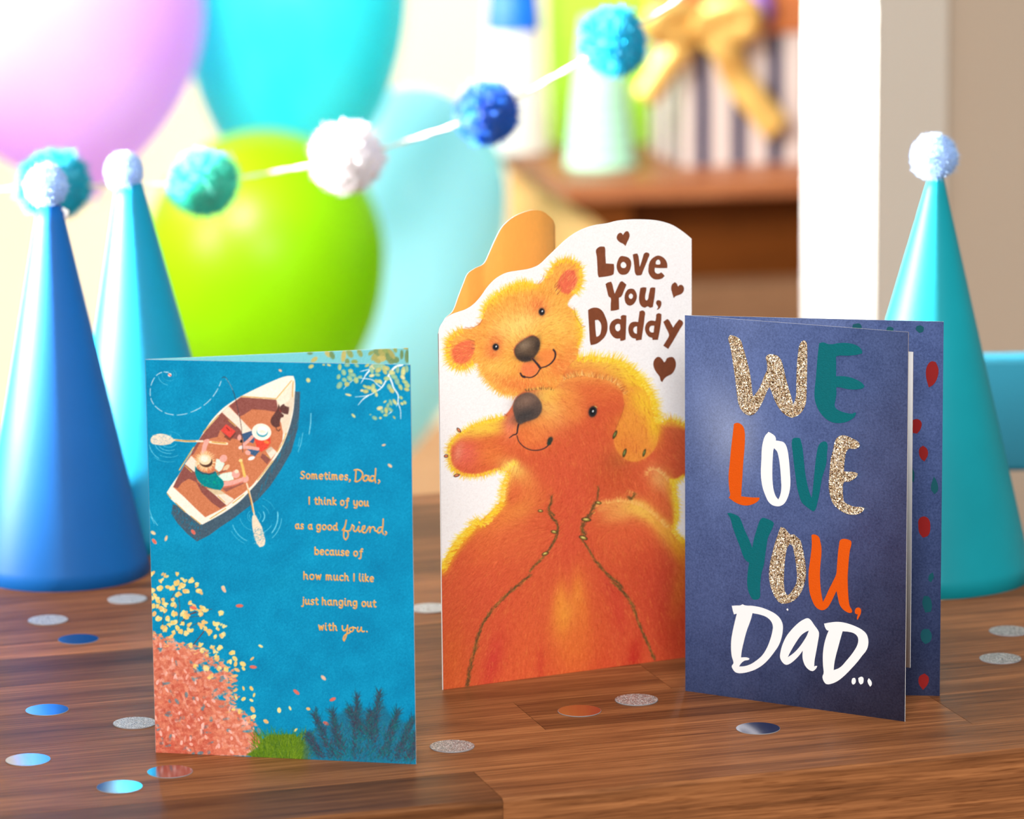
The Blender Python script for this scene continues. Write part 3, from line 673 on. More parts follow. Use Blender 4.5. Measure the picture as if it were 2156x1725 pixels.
    P(LA([(272, 715), (240, 690), (200, 672), (150, 668), (112, 682), (93, 708), (100, 735), (140, 748), (195, 750), (240, 738)]), (236, 220, 196), smooth=3)
    for _ in range(150):
        x, y = z1(LA, U(100, 240), U(675, 745)); c.seg((x, y), (x+U(1, 3), y-U(0, 1.6)), .9, .6, random.choice([(120, 170, 196), (196, 210, 206), (250, 240, 220)]), .8)
    for _ in range(120):
        x, y = z1(LA, U(840, 915), U(1350, 1480)); c.seg((x, y), (x+U(1, 4), y-U(0, 2)), .9, .6, random.choice([(110, 150, 170), (20, 150, 190), (250, 236, 214)]), .7)
    # ---------------- leafy branch, top right
    br = (238, 248, 252)
    for pts, w, w2 in (([(1880, 400), (1760, 440), (1700, 500), (1640, 590), (1590, 690), (1520, 800), (1420, 870), (1290, 935), (1060, 962)], 5, 1.2), ([(1290, 935), (1200, 1000), (1110, 1105)], 3.2, 1), ([(1520, 800), (1440, 740), (1370, 670), (1210, 640), (1080, 640), (960, 720), (860, 825)], 2, 1), ([(1310, 500), (1250, 570), (1210, 640), (1160, 725)], 3.6, 1), ([(1300, 480), (1145, 520)], 2, 1), ([(1640, 590), (1690, 680), (1730, 800), (1810, 930), (1810, 1060), (1850, 1190), (1855, 1345)], 4, 1), ([(1810, 1060), (1780, 1125)], 2, 1), ([(1700, 1215), (1640, 1265)], 2, 1)):
        c.line(TR(pts), w, br, .95, 3, w2)
    lc = [(176, 196, 136), (206, 206, 140), (150, 190, 150), (222, 212, 156), (190, 190, 120), (140, 182, 150)]
    def leafs(f, L, cols):
        for (x, y, rx, ry, a) in L:
            p = f([(x, y)])[0]; col = random.choice(cols); c.ell(p, rx, ry, a, col, .95); c.ell((p[0]+.8, p[1]+.6), rx*.55, ry*.5, a, tuple(min(255, v+16) for v in col), .7)
    leafs(TR, [(790, 440, 7, 4, 1.6), (860, 535, 6.5, 5, 1.2), (770, 610, 5.5, 4.2, 1.9), (870, 665, 5.5, 4.5, .6), (785, 760, 8, 5.5, 2.1), (915, 740, 5.5, 5, 0), (980, 510, 5.5, 4.5, .4), (1010, 575, 8.5, 4.4, .3), (965, 640, 7, 5, .8), (1075, 670, 7, 5, 1.3), (1140, 615, 5.5, 3, -.3), (920, 405, 6, 4, 0), (1085, 410, 5.5, 3.6, .6), (1270, 410, 5.5, 3, -.5),
               (1370, 440, 8, 6, -.4), (1450, 430, 10, 6, .2), (1540, 440, 10, 6, .6), (1600, 460, 8, 5, .3), (1460, 495, 7, 5, -.5), (1580, 520, 7, 4, 1), (1350, 500, 7, 4, 1.3), (1350, 590, 6, 3.4, -.2), (1450, 575, 6, 3.4, .2), (1700, 540, 7, 5.5, .3), (1610, 640, 6.5, 4.4, 0), (1740, 610, 7, 5, .4), (1790, 690, 8, 5, 1.2), (1850, 790, 7, 4, 1.1), (1800, 490, 7, 4, 1.6), (1900, 520, 11, 5, 1.7), (1960, 470, 8, 4, 1.5), (1890, 620, 6, 4, .7), (1930, 700, 7, 4, .5), (1970, 760, 6, 5, .6), (1960, 830, 6, 4, .3), (1660, 790, 7, 5, 1.1), (1700, 850, 6.5, 4.6, .9), (1440, 690, 6, 4, .4), (1500, 700, 6, 3.6, 1),
               (1180, 850, 4, 2.6, 0), (1245, 865, 6, 4.4, .1), (1300, 800, 7, 4, .3), (1375, 790, 7, 4.4, 1.6), (1390, 850, 6, 5, .2), (1430, 920, 5, 3, 1.4), (1230, 780, 5, 3, .6), (1680, 1060, 7, 3.4, 1.2), (1750, 1050, 7, 3.4, 1), (1630, 1110, 6, 3.2, 1.9), (1490, 1160, 6.5, 4.4, -.2), (1530, 1210, 5, 3.4, 1.2), (1600, 1200, 7, 4, 1.4), (1670, 1180, 7, 3.4, .6), (1590, 1280, 5, 3, 0), (1580, 1045, 4, 2, -.6), (1860, 975, 4.5, 3, .7), (1875, 1080, 4, 3, .5), (1925, 1060, 4.6, 3.4, .9), (1400, 1330, 6, 4, .5), (1500, 1330, 3, 2.6, 0), (1030, 1290, 5.6, 2.6, .8), (940, 925, 7, 2.4, .25), (290, 430, 6, 4, -.5), (240, 670, 5, 4.4, 1), (600, 405, 4.4, 2.4, .3), (510, 400, 3, 2, 0), (1325, 1270, 2.4, 1.4, 0), (1740, 1320, 4, 1.8, .9)], lc)
    leafs(LA, [(1035, 208, 4, 2.4, .6), (1787, 750, 4.4, 2.2, -.2), (1832, 900, 5.6, 3, .7), (112, 1388, 6, 3.6, .6), (120, 1450, 7, 3.6, .9), (206, 1428, 6.4, 3, 1.9), (403, 1382, 6, 3.6, .9)], [(238, 206, 160), (236, 190, 150)])
    c.ell(z1(LA, 120, 1450), 6.4, 3.2, .9, (232, 112, 96)); c.ell(z1(LA, 403, 1382), 6, 3.4, .9, (224, 106, 92))
    # ---------------- autumn bush, bottom left
    stem = (110, 62, 60)
    for pts, w in (([(300, 480), (320, 380), (310, 280)], 1.1), ([(320, 480), (390, 410), (440, 390)], 2.2), ([(390, 410), (560, 370)], 1.1), ([(420, 640), (500, 540)], 2), ([(400, 430), (500, 420)], 1), ([(180, 540), (200, 380)], 1), ([(490, 800), (630, 755)], 1.2), ([(480, 740), (600, 690)], 1), ([(230, 330), (280, 240)], 1), ([(370, 520), (480, 460)], .9)):
        c.line(LB(pts), w, stem, .9)
    P(LB([(95, 560), (160, 560), (220, 610), (260, 650), (330, 650), (420, 690), (500, 720), (490, 770), (420, 800), (430, 850), (520, 840), (600, 860), (680, 830), (720, 880), (700, 960), (640, 1000), (560, 1050), (700, 1080), (720, 1140), (820, 1170), (880, 1230), (870, 1290), (930, 1370), (930, 1480), (520, 1480), (95, 1480)]), (214, 120, 94), smooth=3, blur=.8)
    pal = [(236, 150, 118), (222, 126, 98), (242, 174, 152), (202, 104, 82), (230, 138, 104), (244, 184, 166), (210, 112, 88), (234, 156, 124)]
    poly = np.array([(95, 580), (330, 650), (500, 720), (700, 850), (690, 980), (700, 1090), (870, 1230), (930, 1370), (930, 1480), (95, 1480)], float)
    def inside(x, y, p):
        r = False; j = len(p)-1
        for i in range(len(p)):
            if (p[i][1] > y) != (p[j][1] > y) and x < (p[j][0]-p[i][0])*(y-p[i][1])/(p[j][1]-p[i][1])+p[i][0]: r = not r
            j = i
        return r
    for i in range(1, len(poly)-3):
        for _ in range(75):
            t = random.random(); x = poly[i-1][0]+(poly[i][0]-poly[i-1][0])*t+random.gauss(6, 20); y = poly[i-1][1]+(poly[i][1]-poly[i-1][1])*t+random.gauss(-4, 20)
            c.ell(z1(LB, x, y), U(3, 6.5), U(1.4, 2.8), U(-.6, .9), random.choice(pal[:2]+[pal[4], pal[7], (0, 142, 188), (20, 150, 190), (246, 190, 120)]), .85)
    k = 0
    while k < 1250:
        x, y = U(95, 940), U(560, 1480)
        if not inside(x, y, poly): continue
        k += 1; low = (y-560)/920
        col = random.choice(pal[:2]+pal[3:5]+pal[6:]) if random.random() < .75 else random.choice([pal[2], pal[5]])
        if random.random() < low*.75 and x < 620-200*(1-low): col = random.choice([(186, 82, 64), (200, 92, 72), (210, 100, 78)])
        if random.random() < .05: col = (34, 146, 180)
        c.ell(z1(LB, x+random.gauss(0, 14), y+random.gauss(0, 14)), U(4, 8.5), U(2, 3.8), random.choice((U(-.7, .3), U(.8, 1.8))), col, .5)
    for _ in range(60):
        x, y = U(110, 880), U(620, 1460)
        if inside(x, y, poly): c.ell(z1(LB, x, y), U(4, 6.4), U(2, 3), U(.6, 2.2), random.choice([(250, 178, 160), (250, 190, 176)]), .9)
    yl = [(250, 216, 128), (248, 202, 116), (252, 226, 150), (244, 190, 120)]
    Y = [(110, 100), (170, 160), (165, 210), (228, 205), (262, 215), (298, 100), (300, 170), (320, 205), (350, 155), (345, 195), (365, 235), (405, 160), (445, 190), (462, 232), (305, 258), (110, 225), (130, 265), (115, 290), (150, 300), (195, 300), (210, 330), (265, 295), (270, 335), (110, 350), (150, 350), (185, 365), (210, 385), (125, 405), (160, 445), (265, 400), (290, 405), (225, 440), (395, 320), (350, 400), (365, 430), (410, 370), (430, 355), (475, 385), (500, 370), (480, 410), (240, 490), (280, 470), (300, 510), (345, 480), (390, 490), (330, 540), (270, 545), (250, 580), (210, 520), (200, 510), (370, 550), (395, 535), (480, 500), (510, 470), (515, 520), (540, 540), (590, 485), (605, 520), (650, 500), (585, 580), (640, 570), (470, 640), (400, 645), (480, 680), (560, 660), (580, 690), (620, 665), (600, 735), (715, 700), (735, 745), (700, 770), (740, 785), (795, 785), (800, 820), (865, 745), (750, 830), (620, 815), (670, 830), (740, 875), (800, 970), (860, 970), (880, 1020), (800, 1050), (860, 1060), (870, 1130), (740, 985), (745, 1040), (875, 1185), (430, 800), (520, 810), (555, 880), (725, 1130), (770, 1145), (930, 650), (650, 220), (628, 400), (1070, 1135), (1152, 1120), (1290, 1125), (970, 1220), (1195, 1285), (205, 115)]
    for (x, y) in Y:
        big_ = U(4.4, 7.4); c.ell(z1(LB, x, y), big_, big_*U(.45, .75), U(0, PI), random.choice(yl), .96)
        if x < 720:
            for _ in range(2): c.ell(z1(LB, x+U(-18, 18), y+U(-15, 15)), big_*.8, big_*.5, U(0, PI), random.choice(yl), .9)
    for (x, y, a) in ((770, 345, 0), (873, 808, .1), (1200, 998, .7), (1475, 1053, -.4), (1425, 1235, .5), (1405, 890, .8), (420, 360, .3), (650, 220, 1)): c.ell(z1(LB, x, y), 8 if x < 1300 else 7, 3.6, a, (234, 110, 92) if x not in (650, 1405) else (240, 190, 160), .95)
    # ---------------- grass and pine, bottom right
    P(LB([(820, 1470), (900, 1430), (945, 1350), (1010, 1320), (1100, 1320), (1180, 1315), (1240, 1360), (1290, 1420), (1290, 1520), (900, 1500)]), (92, 128, 26), blur=3)
    for _ in range(520):
        x, y = U(880, 1300), U(1330, 1520); L = U(16, 44); a = -PI/2+(x-1090)/420+U(-.5, .5)
        p = z1(LB, x, y); c.seg(p, (p[0]+L*.55*math.cos(a), p[1]+L*.55*math.sin(a)), 1.5, .5, random.choice([(104, 140, 26), (84, 120, 28), (122, 152, 36), (70, 106, 40), (96, 130, 20)]), .85)
    P(LB([(1250, 1520), (1260, 1380), (1330, 1280), (1430, 1240), (1480, 1180), (1600, 1130), (1680, 1080), (1740, 1180), (1800, 1120), (1850, 1060), (1900, 1160), (1960, 1200), (2040, 1230), (2100, 1300), (2110, 1545)]), (48, 96, 118), .6, blur=7)
    for (bx, by, tx, ty) in ((1500, 1520, 1340, 1170), (1550, 1500, 1470, 1150), (1650, 1500, 1660, 1040), (1760, 1450, 1830, 1010), (1850, 1500, 1960, 1160), (1950, 1520, 2080, 1200), (1400, 1500, 1290, 1330), (2040, 1530, 2110, 1330), (1700, 1300, 1600, 1130), (1750, 1350, 1760, 1160)):
        for _ in range(300):
            t = random.random()**.8; x = bx+(tx-bx)*t+U(-34, 34)*(1.25-t); y = by+(ty-by)*t+U(-20, 20); a = math.atan2(ty-by, tx-bx)+U(-.95, .95); L = U(7, 19)
            p = z1(LB, x, y); c.seg(p, (p[0]+L*math.cos(a), p[1]+L*math.sin(a)), 1.2, .4, random.choice([(44, 70, 92), (60, 64, 86), (32, 92, 104), (66, 72, 90), (20, 108, 112), (76, 66, 80)]), .9)
    for _ in range(500):
        p = z1(LB, U(1500, 2100), U(1250, 1530)); a = U(-2.4, -.7); L = U(6, 15); c.seg(p, (p[0]+L*math.cos(a), p[1]+L*math.sin(a)), 1.3, .5, random.choice([(16, 112, 112), (30, 122, 116), (60, 66, 88), (46, 84, 100)]), .6)
    c.grain(5.0); c.grain(4.0, 1)
    return c

# stroke alphabet: unit = x-height, baseline 0, y up
def arc(cx, cy, rx, ry, a0, a1, n=14): return [(cx+rx*math.cos(math.radians(a)), cy+ry*math.sin(math.radians(a))) for a in np.linspace(a0, a1, n)]
def sm(*p): return [tuple(q) for q in cr(p, 4, False, 100)]
GL = {
 'o': (.98, [arc(.46, .5, .4, .5, 90, 450, 22)]),
 'a': (1.08, [arc(.43, .48, .37, .48, 20, 340, 20), sm((.8, 1.0), (.8, .2), (.98, .02))]),
 'b': (1.0, [[(.1, 1.5), (.1, .02)], arc(.5, .5, .38, .5, 150, -150, 18)]),
 'c': (.84, [arc(.48, .5, .4, .5, 50, 310, 16)]),
 'd': (1.1, [arc(.43, .48, .37, .48, 20, 340, 20), sm((.8, 1.5), (.8, .2), (.98, .02))]),
 'e': (.96, [[(.12, .46), (.82, .56)]+arc(.47, .5, .38, .5, 10, 310, 18)]),
 'f': (.74, [sm((.86, 1.42), (.68, 1.52), (.52, 1.3), (.46, .4), (.42, -.2), (.26, -.48), (.04, -.44)), [(.2, .98), (.78, .98)]]),
 'g': (1.02, [arc(.43, .5, .37, .5, 20, 340, 20), sm((.8, 1.0), (.8, -.1), (.62, -.46), (.34, -.5), (.1, -.36))]),
 'h': (1.0, [[(.1, 1.5), (.1, 0)], sm((.1, .55), (.26, .9), (.5, .98), (.7, .75), (.7, .2), (.88, .02))]),
 'i': (.46, [sm((.14, 1.0), (.14, .22), (.34, .02)), [(.14, 1.4)]]),
 'j': (.5, [sm((.3, 1.0), (.28, 0), (.14, -.42), (-.1, -.4)), [(.3, 1.4)]]),
 'k': (.9, [[(.1, 1.5), (.1, 0)], [(.68, 1.0), (.14, .48), (.76, .02)]]),
 'l': (.46, [sm((.14, 1.5), (.14, .22), (.34, .02))]),
 'm': (1.42, [[(.1, 1.0), (.1, 0)], sm((.1, .6), (.24, .92), (.42, .98), (.56, .75), (.56, 0)), sm((.56, .6), (.72, .92), (.9, .98), (1.08, .75), (1.08, .2), (1.26, .02))]),
 'n': (1.0, [[(.1, 1.0), (.1, 0)], sm((.1, .55), (.26, .9), (.5, .98), (.7, .75), (.7, .2), (.88, .02))]),
 's': (.78, [sm((.66, .88), (.42, 1.0), (.16, .86), (.2, .62), (.5, .46), (.64, .24), (.44, .01), (.2, .02), (.06, .14))]),
 'S': (1.0, [sm((.86, 1.32), (.56, 1.46), (.22, 1.3), (.2, 1.0), (.5, .74), (.8, .5), (.74, .14), (.42, 0), (.08, .14))]),
 't': (.72, [sm((.32, 1.32), (.3, .3), (.44, .02), (.68, .08)), [(.06, .98), (.64, .98)]]),
 'u': (1.04, [sm((.1, 1.0), (.1, .35), (.26, .03), (.52, .08), (.74, .4), (.76, 1.0)), sm((.76, 1.0), (.76, .2), (.96, .02))]),
 'w': (1.16, [[(.06, 1.0), (.3, .02), (.54, .82), (.8, .02), (1.04, 1.0)]]),
 'y': (.98, [sm((.1, 1.0), (.1, .4), (.28, .06), (.56, .1), (.78, .45)), sm((.8, 1.0), (.78, -.1), (.6, -.46), (.32, -.48), (.16, -.4))]),
 'I': (.36, [[(.18, 1.45), (.18, 0)]]),
 ',': (.42, [sm((.18, .1), (.24, -.06), (.06, -.34))]),
}
def word(f, text, x0, y0, x1, y1, xh):
    TK = .22; adv = sum(GL[ch][0]+TK for ch in text)-TK; k = (x1-x0)/adv; sl = (y1-y0)/(x1-x0); x = 0; out = []
    for ch in text:
        w, st = GL[ch]
        for s_ in st: out.append(f([(x0+(x+p[0])*k, y0+(x+p[0])*k*sl-p[1]*xh) for p in s_]))
        x += w+TK
    return out
def strokes(f, *L): return [cr(f(l), 4, False, 100) if len(l) > 2 else f(l) for l in L]

def build_fishing_card():
    O = ground(328, 1585); R = ground(876, 1610)
    t = empty('greeting_card', O, 'teal fishing card of two people in a rowing boat, standing open at the left', 'greeting card', 'greeting cards standing open on the table')
    pn = Panel(O, R); h0 = pn.uv([(305, 757)])[0][1]; h1 = pn.uv([(860, 768)])[0][1]
    leaf('front_panel', pn, lambda u: h0+(h1-h0)*u/pn.W, [M['print_fishing'], M['card_white'], M['card_inside_white']], t, paint_fishing())
    b = ground(859, 732, h0); Rb = np.array([b[0], b[1], 0])
    pb = Panel(O-np.array([0.0002, -.0006, 0]), Rb)
    c = Canvas(300, 715, 880, 1640, .8, (122, 198, 204))
    cols = [(146, 160, 92), (124, 146, 96), (196, 178, 104), (112, 140, 90), (170, 164, 96)]
    for (x, y, rx, ry, a) in [(265, 195, 6, 3, 0), (340, 305, 8, 4.6, -.6), (580, 210, 9, 5, .8), (650, 230, 9, 5, 1.2), (850, 245, 13, 5, 1.7), (960, 200, 10, 6, 1), (1135, 190, 9, 5, 1.1), (915, 345, 7, 5, 1.6), (1040, 345, 7, 5, 0), (1330, 190, 7, 4, -.6), (1400, 250, 11, 6, 2.3), (1480, 180, 14, 8, .3), (1560, 220, 16, 8, .8), (1640, 240, 14, 7, 1.4), (1510, 290, 9, 7, 0), (1600, 150, 9, 5, .2), (1660, 310, 11, 6, 1.1), (1750, 310, 9, 7, 0), (1750, 130, 7, 4, 1.2), (1865, 220, 10, 4, 1.6), (1960, 250, 14, 5, 1.6), (1940, 110, 5, 3, 0), (1430, 320, 9, 5, .6), (1690, 210, 12, 5, 1)]:
        c.ell(z1(TR, x, y), rx, ry, a, random.choice(cols), .95)
    for _ in range(60): c.ell((U(600, 870), U(790, 960)), U(5, 11), U(3, 6), U(0, PI), random.choice(cols), .9)
    c.grain(3)
    leaf('back_panel', pb, lambda u: h0, [M['print_leaves'], M['card_white'], M['card_inside_white']], t, c, step=.0005)['label'] = 'pale aqua back leaf with olive leaves'
    lines = [(T1, 'Sometimes,', 285, 350, 1255, 378, 100), (T1, 'I', 436, 832, 480, 833, 98), (T1, 'think', 548, 836, 985, 848, 98), (T1, 'of', 1040, 855, 1206, 860, 98), (T1, 'you', 1288, 862, 1592, 872, 98),
             (T1, 'as', 188, 1298, 362, 1304, 98), (T1, 'a', 432, 1306, 532, 1310, 98), (T1, 'good', 588, 1312, 1012, 1328, 98),
             (T2, 'because', 385, 293, 950, 312, 84), (T2, 'of', 1000, 318, 1152, 322, 84), (T2, 'how', 208, 683, 508, 690, 84), (T2, 'much', 562, 693, 945, 709, 84), (T2, 'I', 998, 711, 1030, 712, 84), (T2, 'like', 1088, 714, 1338, 724, 84),
             (T2, 'just', 188, 1080, 458, 1086, 84), (T2, 'hanging', 502, 1088, 1078, 1108, 84), (T2, 'out', 1130, 1114, 1372, 1124, 84), (T2, 'with', 446, 1486, 760, 1496, 84)]
    for (f, s_, x0, y0, x1, y1, xh) in lines:
        ridges('foil_word', pn, word(f, s_, x0+8, y0-8, x1-8, y1-8, xh*.92), 3.0, M['foil_copper'], t)
    ridges('foil_word', pn, strokes(T1, [(1310, 182), (1360, 172), (1430, 195), (1468, 250), (1455, 320), (1400, 382), (1350, 402), (1322, 392)], [(1342, 180), (1338, 290), (1330, 398)],
        [(1572, 295), (1525, 282), (1484, 330), (1490, 380), (1532, 385), (1572, 330), (1582, 292), (1578, 350), (1605, 388), (1640, 375)], [(1695, 305), (1645, 292), (1612, 345), (1624, 390), (1662, 388), (1700, 320), (1715, 155)], [(1702, 300), (1702, 370), (1713, 418)], [(1772, 372), (1790, 395), (1765, 432)]), 3.0, M['foil_copper'], t)
    ridges('foil_word', pn, strokes(T1, [(1085, 1320), (1130, 1255), (1160, 1130), (1140, 1230), (1110, 1370), (1120, 1470), (1150, 1500), (1185, 1450), (1195, 1380), (1165, 1335), (1120, 1330)], [(1165, 1335), (1220, 1330), (1262, 1260), (1270, 1215)],
        [(1268, 1220), (1305, 1250), (1295, 1310), (1325, 1345), (1362, 1315), (1395, 1250)], [(1395, 1248), (1390, 1320), (1415, 1352), (1450, 1320)], [(1404, 1168), (1412, 1180)], [(1450, 1320), (1500, 1290), (1508, 1238), (1478, 1245), (1460, 1305), (1482, 1365), (1525, 1362), (1560, 1310)],
        [(1560, 1310), (1598, 1252), (1612, 1275), (1605, 1358)], [(1608, 1310), (1660, 1255), (1692, 1275), (1698, 1322), (1740, 1342)], [(1832, 1262), (1785, 1270), (1752, 1320), (1762, 1370), (1802, 1358), (1842, 1290), (1858, 1108)], [(1842, 1280), (1842, 1350), (1860, 1393)], [(1902, 1345), (1922, 1370), (1895, 1408)]), 3.0, M['foil_copper'], t)
    ridges('foil_word', pn, strokes(T2, [(830, 1412), (836, 1470), (862, 1490), (904, 1445), (914, 1402)], [(914, 1402), (908, 1500), (882, 1600), (858, 1650), (845, 1625), (870, 1560), (950, 1520)], [(988, 1440), (952, 1450), (945, 1490), (975, 1505), (1005, 1470), (995, 1432), (1042, 1450)], [(1076, 1435), (1066, 1480), (1086, 1505), (1120, 1472), (1130, 1435), (1132, 1482), (1152, 1505), (1178, 1498)], [(1216, 1500), (1222, 1506)]), 3.0, M['foil_copper'], t)

# ================================================================== middle card: two bears
def paint_bears():
    c = Canvas(905, 440, 1475, 1475, 1.25, (252, 248, 247))
    P = c.poly
    FD = []   # fur direction control points (x, y, angle)
    def fd(f, L):
        for (x, y, a) in L: p = f([(x, y)])[0]; FD.append((p[0], p[1], math.radians(a)))
    fd(B1, [(300, 950, 200), (150, 1100, 185), (250, 1350, 120), (600, 600, 230), (900, 420, 265), (1200, 420, 290), (1350, 200, 290), (1650, 200, 310), (1700, 950, 0), (1600, 1300, 30), (950, 850, 250), (1350, 850, 340), (700, 1000, 200), (600, 1400, 130), (850, 1600, 110), (1200, 1550, 80), (1450, 1100, 20), (1000, 600, 265)])
    fd(B2, [(900, 150, 330), (1200, 200, 345), (1450, 250, 40), (1650, 500, 75), (1650, 900, 95), (1450, 800, 85), (1450, 1100, 90), (620, 600, 20), (900, 800, 70), (700, 1200, 80), (1200, 1000, 80), (1000, 450, 330), (1900, 900, 60), (1850, 1200, 40), (1800, 1400, 75), (1750, 1600, 85), (250, 1300, 100), (350, 1500, 100), (400, 900, 60), (1950, 760, 330)])
    fd(B3, [(700, 250, 185), (300, 350, 200), (200, 800, 140), (500, 900, 120), (700, 600, 180), (1000, 1000, 110), (950, 1150, 160), (600, 1600, 140), (1100, 1500, 200), (1400, 1500, 185)])
    fd(B5, [(300, 500, 130), (700, 400, 135), (200, 900, 130), (300, 1300, 110), (800, 1200, 95), (1200, 1000, 95), (1200, 1500, 90), (100, 400, 130)])
    fd(B4, [(500, 700, 200), (800, 650, 320), (1100, 800, 55), (1300, 1100, 65), (700, 1200, 80), (1200, 400, 70), (500, 1500, 60), (250, 1400, 80), (1200, 1500, 75)])
    fdx = np.array([q[0] for q in FD]); fdy = np.array([q[1] for q in FD]); fc = np.cos([q[2] for q in FD]); fs = np.sin([q[2] for q in FD])
    def direction(x, y):
        w = 1.0/((fdx-x)**2+(fdy-y)**2+60)**1.3; return math.atan2(float((w*fs).sum()), float((w*fc).sum()))
    def fur(mask, n, L0, L1, amp, w=.8, al=.6, shift=None):
        ys, xs = np.nonzero(mask > .6); idx = rng.integers(0, len(xs), n)
        for k in idx:
            x = c.x0+xs[k]/c.k; y = c.y0+ys[k]/c.k; col = c.a[ys[k], xs[k]]; d = direction(x, y)+U(-.35, .35); L = U(L0, L1); s_ = random.gauss(0, 1)
            v = col+np.array([1.0, .95, .6])*s_*amp
            if shift is not None and random.random() < shift[1]: v = np.asarray(shift[0], float)
            c.seg((x, y), (x+L*math.cos(d), y+L*math.sin(d)), w, .35, np.clip(v, 0, 255), al)
    def fringe(pts, L0, L1, cols, step=1.2, w=1.3, inn=5, jit=.5, closed=False, bias=0.0):
        q = cr(pts, 8, closed, 179)
        for i in range(len(q)-1):
            a, b = q[i], q[i+1]; seg = b-a; L = np.linalg.norm(seg)
            if L < 1e-6: continue
            t = seg/L; nrm = np.array([t[1], -t[0]])
            for _ in range(max(1, int(L/step*1.6)) if L/step > 1 or random.random() < L/step*1.6 else 0):
                p = a+seg*random.random()-nrm*U(0, inn); d = math.atan2(nrm[1], nrm[0])+bias+U(-jit, jit); LL = U(L0, L1)*1.3
                c.seg(p, (p[0]+LL*math.cos(d), p[1]+LL*math.sin(d)), w*1.25, .3, random.choice(cols), .8)
    yel = [(252, 220, 60), (250, 208, 44), (255, 232, 96), (246, 196, 40)]
    # ---- cub's head
    head = B1([(548, 690), (560, 630), (640, 540), (740, 475), (880, 395), (1000, 355), (1130, 378), (1200, 378), (1265, 310), (1335, 205), (1400, 125), (1500, 85), (1615, 115), (1685, 175), (1705, 300), (1680, 430), (1600, 510), (1540, 580), (1530, 625), (1600, 685), (1655, 800), (1705, 920), (1690, 1030), (1660, 1120), (1660, 1240), (1700, 1330), (1500, 1560), (1350, 1640), (1200, 1680), (1050, 1690), (900, 1690), (780, 1670), (660, 1600), (560, 1480), (505, 1400), (485, 1305), (440, 1312), (380, 1350), (290, 1382), (212, 1368), (142, 1310), (104, 1200), (112, 1085), (152, 995), (232, 935), (300, 905), (400, 902), (480, 862), (530, 792)])
    P(head, (249, 172, 72), smooth=4, blur=1)
    hm = c.mask(cr(head, 4))
    kk = [1.0]
    def B(f, x, y, rx, ry, a, col, al): c.ell(z1(f, x, y), rx*kk[0], ry*kk[0], math.radians(a), col, al, 1.0)
    save = c.a.copy()
    for q in ((1000, 840, 70, 38, -25, (254, 216, 118), .95), (820, 900, 40, 40, 0, (254, 212, 112), .6), (1400, 850, 45, 40, 0, (253, 202, 92), .8), (700, 1380, 42, 36, 40, (253, 200, 92), .7), (850, 450, 70, 16, -20, (252, 206, 56), .9), (650, 560, 30, 22, -45, (252, 210, 60), .9), (1060, 400, 36, 12, 0, (252, 208, 50), .8), (1680, 900, 14, 40, 0, (252, 206, 60), .8), (1180, 640, 30, 26, 0, (240, 120, 66), .8), (690, 1070, 26, 30, 0, (240, 122, 66), .7), (650, 1190, 22, 16, 0, (238, 112, 66), .6), (1000, 1560, 80, 22, 10, (240, 124, 62), .8), (1450, 1350, 46, 34, -30, (240, 128, 64), .8), (1550, 1200, 22, 34, 0, (246, 150, 70), .7), (560, 780, 24, 30, 20, (246, 158, 70), .6), (450, 980, 26, 20, 0, (246, 158, 72), .7), (1430, 380, 26, 40, 30, (248, 170, 76), .7), (900, 650, 50, 30, 0, (247, 166, 74), .5), (1290, 1230, 24, 20, 0, (246, 134, 66), .9), (1080, 1390, 26, 20, 20, (245, 128, 76), .95)): B(B1, *q)
    c.a = save*(1-hm[..., None])+c.a*hm[..., None]
    for (poly, col) in ((B1([(180, 1160), (250, 1080), (370, 1040), (440, 1060), (440, 1160), (390, 1260), (300, 1310), (210, 1290)]), (240, 112, 74)), (B1([(1400, 420), (1440, 310), (1530, 215), (1610, 225), (1640, 330), (1610, 420), (1540, 505), (1470, 480)]), (236, 106, 76))): P(poly, col, .95, blur=1.6, smooth=4)
    for (x, y, x2, y2) in ((440, 1050, 370, 1030), (450, 1100, 400, 1090), (440, 1140, 400, 1130), (1380, 420, 1430, 380), (1390, 460, 1440, 400), (1410, 500, 1450, 450), (1380, 400, 1420, 350)): c.line(B1([(x, y), (x2, y2)]), 1.8, (150, 62, 52), .85, 0, .5)
    fur(hm, 6500, 5, 11, 17, .9, .55)
    fur(hm, 900, 5, 11, 0, .9, .5, ((255, 226, 120), 1.0))
    fur(hm, 1100, 4, 9, 0, .8, .5, ((216, 106, 44), 1.0))
    topf = B1([(530, 790), (560, 630), (640, 540), (740, 475), (880, 395), (1000, 355), (1130, 378)])
    fringe(topf, 5, 12, yel, 1.3, 1.3, 6)
    fringe(B1([(1270, 300), (1335, 205), (1400, 125), (1500, 85), (1615, 115), (1685, 175), (1705, 300), (1680, 430), (1600, 510)]), 5, 13, yel+[(250, 176, 60)], 1.2, 1.3, 9)
    fringe(B1([(1600, 685), (1655, 800), (1705, 920), (1690, 1030), (1655, 1130)]), 4, 9, yel, 1.5, 1.1, 5)
    fringe(B1([(1050, 1690), (900, 1690), (780, 1670), (660, 1600), (560, 1480), (505, 1400), (485, 1305)]), 5, 12, [(250, 190, 80), (246, 168, 70), (252, 212, 110)], 1.4, 1.2, 6)
    fringe(B1([(440, 1312), (380, 1350), (290, 1382), (212, 1368), (142, 1310), (104, 1200), (112, 1085), (152, 995), (232, 935), (300, 905)]), 5, 14, yel+[(250, 180, 64)], 1.1, 1.3, 10)
